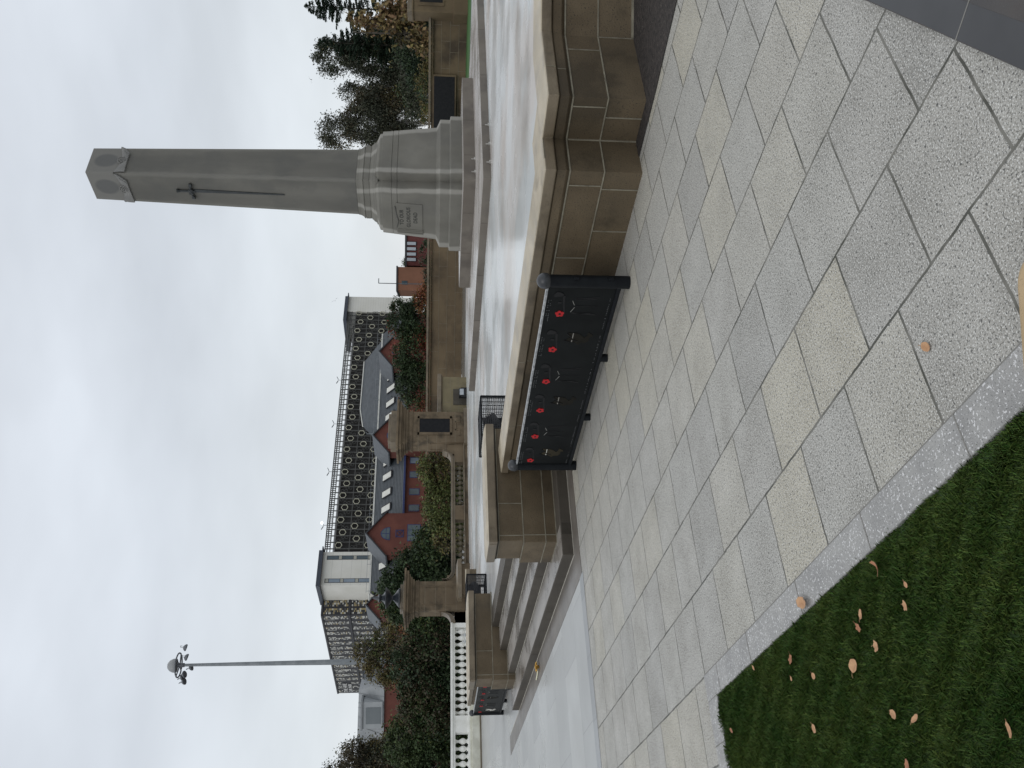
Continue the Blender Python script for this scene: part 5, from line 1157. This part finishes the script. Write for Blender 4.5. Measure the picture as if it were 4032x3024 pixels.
for s_a, s_b, top, dk_ in ((3.72, 4.32, 16.0, True), (.36, .96, 16.02, False)):
    fr = MB().box(s_a, s_b, -.05, -.021, 6, top).build('window_strip', dkclad, cpx)
    z = top - .1; k = 0
    while z > 8:
        hgt_ = 1.45 if k % 2 == (1 if not dk_ else 0) else .38
        MB().box(s_a + .06, s_b - .06, -.065, -.051, z - hgt_, z).build('window_pane' if hgt_ > 1 else 'spandrel', (win_m if dk_ else winb_m) if hgt_ > 1 else mat('beige_panel', (.38, .38, .33), rough=.7), fr); z -= hgt_ + .07; k += 1
def towcap(xa, xb, yb):
    MB().box(xa - .45, xb + .45, -.6, yb + .5, 16.52, 16.66).build('roof_fascia', cap_m, cpx); MB().box(xa - .1, xb + .1, -.15, yb + .1, 16.66, 17.12).build('roof_fascia', cap_m, cpx)
towcap(0, 5.0, 6); towcap(47.6, 52.9, 8)
for i, (s_, w_) in enumerate(((35.53, 0), (26.96, 0), (18.35, 0), (9.53, 1))):
    x, y = 41.82 + s_ * math.cos(math.radians(3.3886)) - 1.0 * math.sin(math.radians(3.3886)), 107.61 + s_ * math.sin(math.radians(3.3886)) + 1.0
    lb = ['first twin-headed deck lamp from the right on top of the hexagon car park', 'second twin-headed deck lamp from the right on top of the hexagon car park', 'third twin-headed deck lamp from the right on the hexagon car park', 'twin-headed deck lamp with a brightly lit head, nearest the white tower'][i]
    t = thing('deck_lamp', lb, 'lamp', (x, y, 15.1), .06, 'lamps on the car park deck')
    MB().tube([(0, 0, 0), (0, 0, 1.95)], .035, 6).build('pole', galv_d, t)
    MB().tube([(0, 0, 1.93), (-.2, 0, 2.0)], .03, 5).build('arm', galv_d, t); MB().tube([(0, 0, 1.93), (.2, 0, 2.0)], .03, 5).build('arm', galv_d, t)
    for k, sx in enumerate((-1, 1)):
        if w_ and sx == 1:
            em = bpy.data.materials.new('lit_lamp'); em.use_nodes = True; bs = em.node_tree.nodes['Principled BSDF']; bs.inputs['Emission Color'].default_value = (1, 1, .98, 1); bs.inputs['Emission Strength'].default_value = 3
            o = MB().rings([(0, .1), (.06, .3), (.2, .34), (.3, .2)], 0, 0, sq=False, n=10).build('lit_lamp_head', em, t)
        else: o = MB().box(-.26, .26, -.08, .08, -.035, .035).build('lamp_head', galv_d, t)
        o.location = (sx * .42, 0, 2.08); o.rotation_euler = (0, -sx * .45, 0)

# ---- tile-mosaic block on the far left
cbld = thing('mosaic_building', 'dark angular building clad in pale, ochre and grey tile mosaic with white lettering', 'building', (39.527, 112.486, 0), 0)
e1 = Vector((36.307 - 39.527, 139.88 - 112.486)); L1 = e1.length; e1.normalize(); e2 = Vector((.9959, -.0900)); L2 = 6.2
def W2(t_, e_, s_, n_, out_): return Vector((e_.x * s_ + n_.x * out_, e_.y * s_ + n_.y * out_))
n1 = Vector((-e1.y, e1.x)); n1 = n1 if n1.dot(Vector((-1, -1))) > 0 else -n1
n2 = Vector((e2.y, -e2.x)); n2 = n2 if n2.dot(Vector((0, -1))) > 0 else -n2
q1 = e1 * L1; q2 = e2 * L2; MB().prism([(0, 0), tuple(q2), (q2.x + 10, q2.y + 14), tuple(q1 + Vector((12, 0))), tuple(q1)], 0, 16.75).build('dark_wall', dkclad, cbld)
til = MB(); tl2 = MB()
def tilequad(mb, e_, n_, s0_, s1_, z0, z1, o_, mi):
    p = [W2(0, e_, s0_, n_, o_), W2(0, e_, s1_, n_, o_)]; mb.face([(p[0].x, p[0].y, z0), (p[1].x, p[1].y, z0), (p[1].x, p[1].y, z1), (p[0].x, p[0].y, z1)], mi)
rr = random.Random(9)
for lvl, (zb, zt_) in enumerate(((13.15, 16.5), (9.9, 12.75), (6.6, 9.5))):
    for k in range(17):
        sb = .35 + k * 1.62
        for c_ in range(3):
            for r in range(int((zt_ - zb) / .165)):
                u = rr.random(); sa = sb + c_ * .29; za = zb + r * .165 + .02
                if k >= 14 and lvl == 0 and 14.2 < za < 15.75 and not (k == 16 and False): continue
                if u < .86:
                    mi = 0 if u < .36 else (1 if u < .42 else 2)
                    tilequad(til, e1, n1, sa, sa + .275, za, za + .15, .02 + .01 * (mi == 0), mi)
        if lvl == 0 and rr.random() < .8: tilequad(til, e1, n1, sb + .95, sb + 1.04, 15.0, 16.3, .06, 0)
    for c_ in range(13):
        if c_ in (3, 9): continue
        for r in range(int((zt_ - zb) / .165)):
            u = rr.random()
            if u < .72: mi = 0 if u < .26 else (1 if u < .54 else 2); tilequad(til, e2, n2, .12 + c_ * .26, .12 + c_ * .26 + .245, zb + r * .165, zb + r * .165 + .15, .03, mi)
til.build('tile_mosaic', [tile_w, tile_y, tile_g], cbld)['kind'] = 'stuff'
bd = MB()
for z in (12.95, 16.66, 9.7): 
    p, q = W2(0, e1, 0, n1, .05), W2(0, e1, L1, n1, .05); bd.obox(p, q, .12, z - .12, z + .12); p, q = W2(0, e2, 0, n2, .05), W2(0, e2, L2, n2, .05); bd.obox(p, q, .12, z - .12, z + .12)
bd.build('floor_band', mat('band_grey', (.035, .035, .04), rough=.6), cbld)
for s_, zc, wid, hh in (('THE HIVE', 15.30, 3.4, .62), ('CAR PARK', 14.55, 3.3, .50)):
    o = text_mesh(s_, .5, 'wall_lettering', mat('white_letter', (.62, .62, .6), rough=.6), cbld, .02, .012)
    xs = [v.co.x for v in o.data.vertices]; ys = [v.co.y for v in o.data.vertices]
    for v in o.data.vertices:
        f = (v.co.x - min(xs)) / (max(xs) - min(xs)) if False else (v.co.x - -abs(min(xs))) / (abs(min(xs)) + abs(max(xs)))
        s2_ = L1 - .75 - wid * f; p = W2(0, e1, s2_, n1, .12 + (.02 if v.co.z > 0 else 0)); z = zc - hh / 2 + hh * (v.co.y / .36); v.co = (p.x, p.y, z)

# ---- brick and slate building
bb = thing('brick_building', 'long red brick building with grey slate roof, gables, half-round windows and pale rooflights', 'building', (30.852, 82.2365, 0), math.atan2(-.05834, .99830))
# local x along, y behind (+), front negative
ZE, ZR = 4.86, 8.0
def roof(name, x0, x1, ye, ze, yr, zr, m_, th=.12, xr0=None, xr1=None):
    """one sloping plane from eaves (ye,ze) to ridge (yr,zr)"""
    mb = MB(); xr0 = x0 if xr0 is None else xr0; xr1 = x1 if xr1 is None else xr1
    mb.face([(x0, ye, ze), (x1, ye, ze), (xr1, yr, zr), (xr0, yr, zr)]); mb.face([(x0, ye, ze - th), (xr0, yr, zr - th), (xr1, yr, zr - th), (x1, ye, ze - th)])
    for a_, b_ in (((x0, ye, ze), (x1, ye, ze)), ((x1, ye, ze), (xr1, yr, zr)), ((xr1, yr, zr), (xr0, yr, zr)), ((xr0, yr, zr), (x0, ye, ze))):
        mb.face([a_, (a_[0], a_[1], a_[2] - th), (b_[0], b_[1], b_[2] - th), b_])
    return mb.build(name, m_, bb)
MB().box(-.6, 32.2, -4.2, 4.2, 0, 4.9).build('wall', brick, bb)
roof('roof', -1.0, 32.4, -4.5, ZE - .1, 0, ZR, slate, xr0=.3, xr1=32.0); roof('roof', 32.4, -1.0, 4.5, ZE - .1, 0, ZR, slate, xr0=32.0, xr1=.3)
MB().box(.05, 32.1, -.12, .12, ZR - .06, ZR + .1).build('ridge', ridge_m, bb)
sc = MB()
for k in range(1, 20): f = k / 20; sc.box(-.6, 32.2, -4.5 + 4.5 * f - .03, -4.5 + 4.5 * f + .01, ZE - .1 + (ZR - ZE + .1) * f + .002, ZE - .1 + (ZR - ZE + .1) * f + .016)
sc.build('slate_course', mat('slate_shadow', (.03, .036, .042), rough=.8), bb)
MB().box(6.9, 13.9, -4.66, -4.5, ZE - .28, ZE - .08).build('gutter', blue_m, bb)
MB().box(13.86, 13.98, -4.32, -4.2, 0, ZE - .1).build('downpipe', blue_m, bb)
for x0 in (12.72, 11.08, 9.14, 7.34):
    wd = MB().box(x0, x0 + .74, -4.225, -4.16, 3.10, 4.18).build('window', blue_m, bb); MB().box(x0 + .07, x0 + .67, -4.245, -4.226, 3.17, 4.11).build('pane', win_m if x0 not in (12.72,) else winb_m, wd)
def rooflight(x0, x1, z0, z1):
    t_ = math.atan2(ZR - ZE + .1, 4.5); k0 = (z0 - ZE + .1) / (ZR - ZE + .1); k1 = (z1 - ZE + .1) / (ZR - ZE + .1)
    y0, y1 = -4.5 + 4.5 * k0, -4.5 + 4.5 * k1; mb = MB()
    mb.face([(x0, y0 - .1, z0 + .12), (x1, y0 - .1, z0 + .12), (x1, y1 - .1, z1 + .12), (x0, y1 - .1, z1 + .12)])
    fr = MB(); e_ = .07
    for a_, b_, y_a, y_b, za, zb in ((x0 - e_, x0, y0, y1, z0, z1), (x1, x1 + e_, y0, y1, z0, z1)):
        fr.face([(a_, y_a - .1, za + .14), (b_, y_a - .1, za + .14), (b_, y_b - .1, zb + .14), (a_, y_b - .1, zb + .14)]); fr.face([(a_, y_a - .1, za + .14), (a_, y_b - .1, zb + .14), (a_, y_b, zb - .02), (a_, y_a, za - .02)]); fr.face([(b_, y_a - .1, za + .14), (b_, y_b - .1, zb + .14), (b_, y_b, zb - .02), (b_, y_a, za - .02)])
    fr.box(x0 - e_, x1 + e_, y0 - .16, y0 - .02, z0 - .02, z0 + .14)
    fo = fr.build('rooflight', dkclad, bb); mb.build('rooflight_glass', sky_m, fo)
for xc in (14.0, 12.25, 10.3, 8.55, 2.45, 21.3, 19.6, 23.2, 24.85): rooflight(xc - .33, xc + .33, 6.05, 6.98)
def gable(xc, hw, zap, zeave, yg, win=True, sq=False, low=False, label=None):
    f = MB(); f.xz_prism([(xc - hw, 0), (xc + hw, 0), (xc + hw, zeave), (xc, zap - .06), (xc - hw, zeave)], yg, yg + 1.6); gw = f.build('gable_wall', brick, bb)
    for s_ in (-1, 1):
        mb = MB(); xo = xc + s_ * (hw + .22); zo = zeave - .22 * (zap - zeave) / hw
        v = [(xc, yg - .18, zap), (xo, yg - .18, zo), (xo, yg + 4.5, zo), (xc, yg + 4.5, zap)]; w_ = [(a_, b_, c_ - .14) for a_, b_, c_ in v]
        mb.face(v); mb.face(w_[::-1])
        for k in range(4): mb.face([v[k], v[(k + 1) % 4], w_[(k + 1) % 4], w_[k]])
        mb.build('gable_roof', slate, bb)
        MB().xz_prism([(xc, zap - .05), (xo, zo - .05), (xo, zo - .17), (xc, zap - .17)], yg - .2, yg - .17).build('bargeboard', dkclad, bb)
    if win:
        n_ = 16; r = .68; zb = zap - 2.42
        p = [(xc + r * math.cos(PI * k / n_), zb + r * 1.35 * math.sin(PI * k / n_)) for k in range(n_ + 1)]; wf = MB().xz_prism(p, yg - .03, yg - .001).build('half_round_window', blue_m, bb)
        p2 = [(xc + (r - .08) * math.cos(PI * k / n_), zb + .06 + (r - .08) * 1.3 * math.sin(PI * k / n_)) for k in range(n_ + 1)]; MB().xz_prism(p2, yg - .045, yg - .031).build('pane', win_m, wf)
        gb = MB(); gb.box(xc - .03, xc + .03, yg - .06, yg - .046, zb, zb + .85); gb.box(xc - .6, xc + .6, yg - .06, yg - .046, zb + .36, zb + .42); gb.build('glazing_bar', blue_m, wf)
    if sq:
        fr = MB(); z0, z1, x0, x1 = 4.55, 5.34, xc - .38, xc + .38
        for q in ((x0, x1, z0, z0 + .07), (x0, x1, z1 - .07, z1), (x0, x0 + .07, z0, z1), (x1 - .07, x1, z0, z1)): fr.box(q[0], q[1], yg - .04, yg - .001, q[2], q[3])
        fr.tube([(x0, yg - .03, z0), (x1, yg - .03, z1)], .03, 5); fr.tube([(x0, yg - .03, z1), (x1, yg - .03, z0)], .03, 5); fr.build('blue_cross_panel', blue_m, bb)
    if low:
        wf = MB().box(xc - .8, xc + .95, yg - .03, yg - .001, 2.9, 4.2).build('window', blue_m, bb)
        for k in range(3): MB().box(xc - .74 + k * .56, xc - .24 + k * .56, yg - .045, yg - .031, 2.96, 4.14).build('pane', win_m, wf)
gable(4.46, 2.15, 8.30, 6.45, -5.5, sq=True, low=True); gable(15.35, 1.85, 8.14, 6.60, -5.5); gable(25.9, 1.75, 7.95, 6.60, -5.5); gable(-2.62, 1.25, 7.93, 6.8, -5.5, win=False)
MB().box(-4.2, -.6, -4, 3, 0, 4.9).build('wall', brick, bb)
roof('roof', -4.6, -.6, -4.4, 5.0, 0, 7.9, slate, xr0=-2.8, xr1=-.2)
MB().tube([(.1, -.1, 8.05), (-2.6, -3, 7.7)], .06, 5).build('hip_ridge', ridge_m, bb)
# hipped upper roof behind
hp = MB(); yb0, yb1, yrr = 1.2, 7.5, 3.4
hp.face([(20.0, yb0, 8.2), (31.9, yb0, 8.2), (30.3, yrr, 10.30), (23.6, yrr, 10.42), (20.9, yrr - .6, 9.95)]); hp.face([(20.0, yb0, 8.2), (20.9, yrr - .6, 9.95), (21.2, yb1, 8.4)]); hp.face([(20.9, yrr - .6, 9.95), (23.6, yrr, 10.42), (30.3, yrr, 10.30), (31.9, yb0, 8.2), (31.9, yb1, 8.2), (21.2, yb1, 8.4)])
hp.build('upper_roof', slate, bb)
MB().tube([(20.9, yrr - .62, 9.98), (23.6, yrr - .02, 10.46), (30.3, yrr - .02, 10.34)], .07, 5).build('ridge', ridge_m, bb)
MB().box(20.1, 31.8, 1.3, 7, 6, 8.25).build('upper_wall', slate, bb)
sf = MB()
for a_, b_ in (((.2, -.2, 8.35), (32.0, -.2, 8.55)),): sf.tube([a_, b_], .02, 4)
for k in range(12): sf.tube([(.4 + k * 2.8, -.2, 8.0), (.4 + k * 2.8, -.2, 8.38 + .02 * k)], .018, 4)
sf.build('safety_rail', galv, bb)
MB().tube([(17.3, -2.2, 7.0), (17.3, -2.2, 9.05), (17.5, -2.2, 9.05), (17.5, -2.2, 9.25)], .045, 6).build('flue_pipe', galv, bb)

# ---- zinc-roofed brick house at the left edge
zb_ = thing('zinc_roofed_house', 'brick house with pale zinc mansard roof and one big square dormer window, far left', 'building', (*LD(-24.4, 62), 0), -TH)
MB().box(-4.5, 4.3, 0, 8, 0, 5.15).build('wall', brick, zb_)
mz = MB(); v = [(-4.6, -.15, 5.1), (2.4, -.15, 5.1), (2.4, 6, 5.1), (-4.6, 6, 5.1), (-4.2, 1.2, 7.2), (1.35, 1.2, 7.05), (1.35, 5, 7.05), (-4.2, 5, 7.2)]; mz.v += v
for q in ((0, 1, 5, 4), (1, 2, 6, 5), (2, 3, 7, 6), (3, 0, 4, 7), (4, 5, 6, 7)): mz.f.append(q); mz.mi.append(0)
mz.build('mansard_roof', zinc, zb_)
sm_ = MB()
for k in range(10): x = -4.3 + k * .7; sm_.tube([(x, -.17, 5.12), (x + (.3 if x < 0 else -.4) * .5, 1.18, 7.1)], .018, 4)
sm_.build('standing_seam', zinc, zb_)
dm = MB().box(-1.0, .95, -.2, 1.4, 5.2, 6.65).build('dormer', mat('pale_zinc', (.30, .32, .335), (.36, .38, .39), 1, .5), zb_)
MB().box(-.65, .55, -.23, -.205, 5.32, 6.42).build('window', mat('grey_blind', (.14, .16, .17), (.17, .19, .2), 1, .3), dm)
MB().box(-1.1, 1.05, -.3, 1.4, 6.65, 6.78).build('dormer_roof', zinc, dm)
rf = MB(); rf.face([(2.3, 1.0, 5.1), (4.4, .2, 5.1), (4.2, 3.5, 6.95), (1.2, 3.5, 6.95)]); rf.box(1.2, 4.2, 3.4, 3.6, 6.9, 6.98); rf.build('slate_roof', slate, zb_)

# ---- low buildings to the right behind the shrubs
lb = thing('low_brick_building', 'low distant brick building with a row of tall pale windows, left of the cenotaph', 'building', (*LD(14.2, 90), 0), -TH)
MB().box(-1.6, 5.5, 0, 6, 0, 4.78).build('wall', mat('dark_brick', (.10, .03, .028), (.13, .04, .036), 1, .9), lb)
MB().box(-1.8, 5.6, -.15, 6.1, 4.78, 4.98).build('roof', dkclad, lb)
for k in range(4): f_ = MB().box(-1.15 + k * .57, -.75 + k * .57, -.1, -.001, 3.75, 4.9).build('window_frame', dkclad, lb); MB().box(-1.12 + k * .57, -.80 + k * .57, -.13, -.101, 3.82, 4.75).build('window', mat('pale_window', (.36, .40, .44), (.42, .46, .5), 1, .2), f_)
ob = thing('orange_house', 'low orange-brown rendered building with flat roof between the shrub and the white tower', 'building', (*LD(11.2, 88), 0), -TH)
MB().box(-1.5, .95, 0, 6, 0, 5.62).build('wall', orange_m, ob); MB().box(-1.6, 1.05, -.1, 6.1, 5.62, 5.78).build('roof', dkclad, ob)
MB().box(-.9, -.5, -.03, -.001, 4.6, 5.2).build('window', win_m, ob)
tree('distant_tree', 'small distant green tree above the low brick building roof', 'tree', 14.1, 96, [(-.2, 0, 4.6, .9, .8, .7, 1), (.5, 0, 4.4, .6, .6, .7, 1)], 2500, .09, [lf_hedge, lf_grey], (.5, .5), 51, clump=.2)
sl_ = thing('street_lamp', 'thin street lamp with single short arm beside the white tower', 'street lamp', (*LD(10.4, 88), 0), -TH)
MB().tube([(0, 0, 0), (0, 0, 7.62)], .06, 6, r2=.04).build('pole', galv_d, sl_); MB().box(0, .5, -.05, .05, 7.55, 7.63).build('lamp_head', galv_d, sl_)

# birds
def gull(lat, dep, z, rot, lab):
    x, y = LD(lat, dep); mb = MB()
    mb.v += [(-.5, .02, .14), (-.22, .03, .20), (0, .02, 0), (.22, .03, .20), (.5, .02, .12), (.2, .10, .17), (-.2, .10, .17), (0, .2, .02), (0, -.16, .0), (0, .03, -.05)]
    for q in ((0, 1, 6), (1, 2, 6), (2, 7, 6), (2, 3, 5), (3, 4, 5), (2, 5, 7), (8, 2, 9), (7, 9, 2), (8, 9, 2)): mb.f.append(q); mb.mi.append(0)
    o = mb.build('gull', gull_m); o.location = (x, y, z); o.rotation_euler = (.2, rot, -TH); o.scale = (.6, .6, .6); tag(o, lab, 'bird', 'gulls in the sky')
gull(5.76, 60, 8.68, .9, 'small dark gull flying above the white tower'); gull(21.4, 60, 10.5, -.5, 'tiny gull flying just above the birch top')
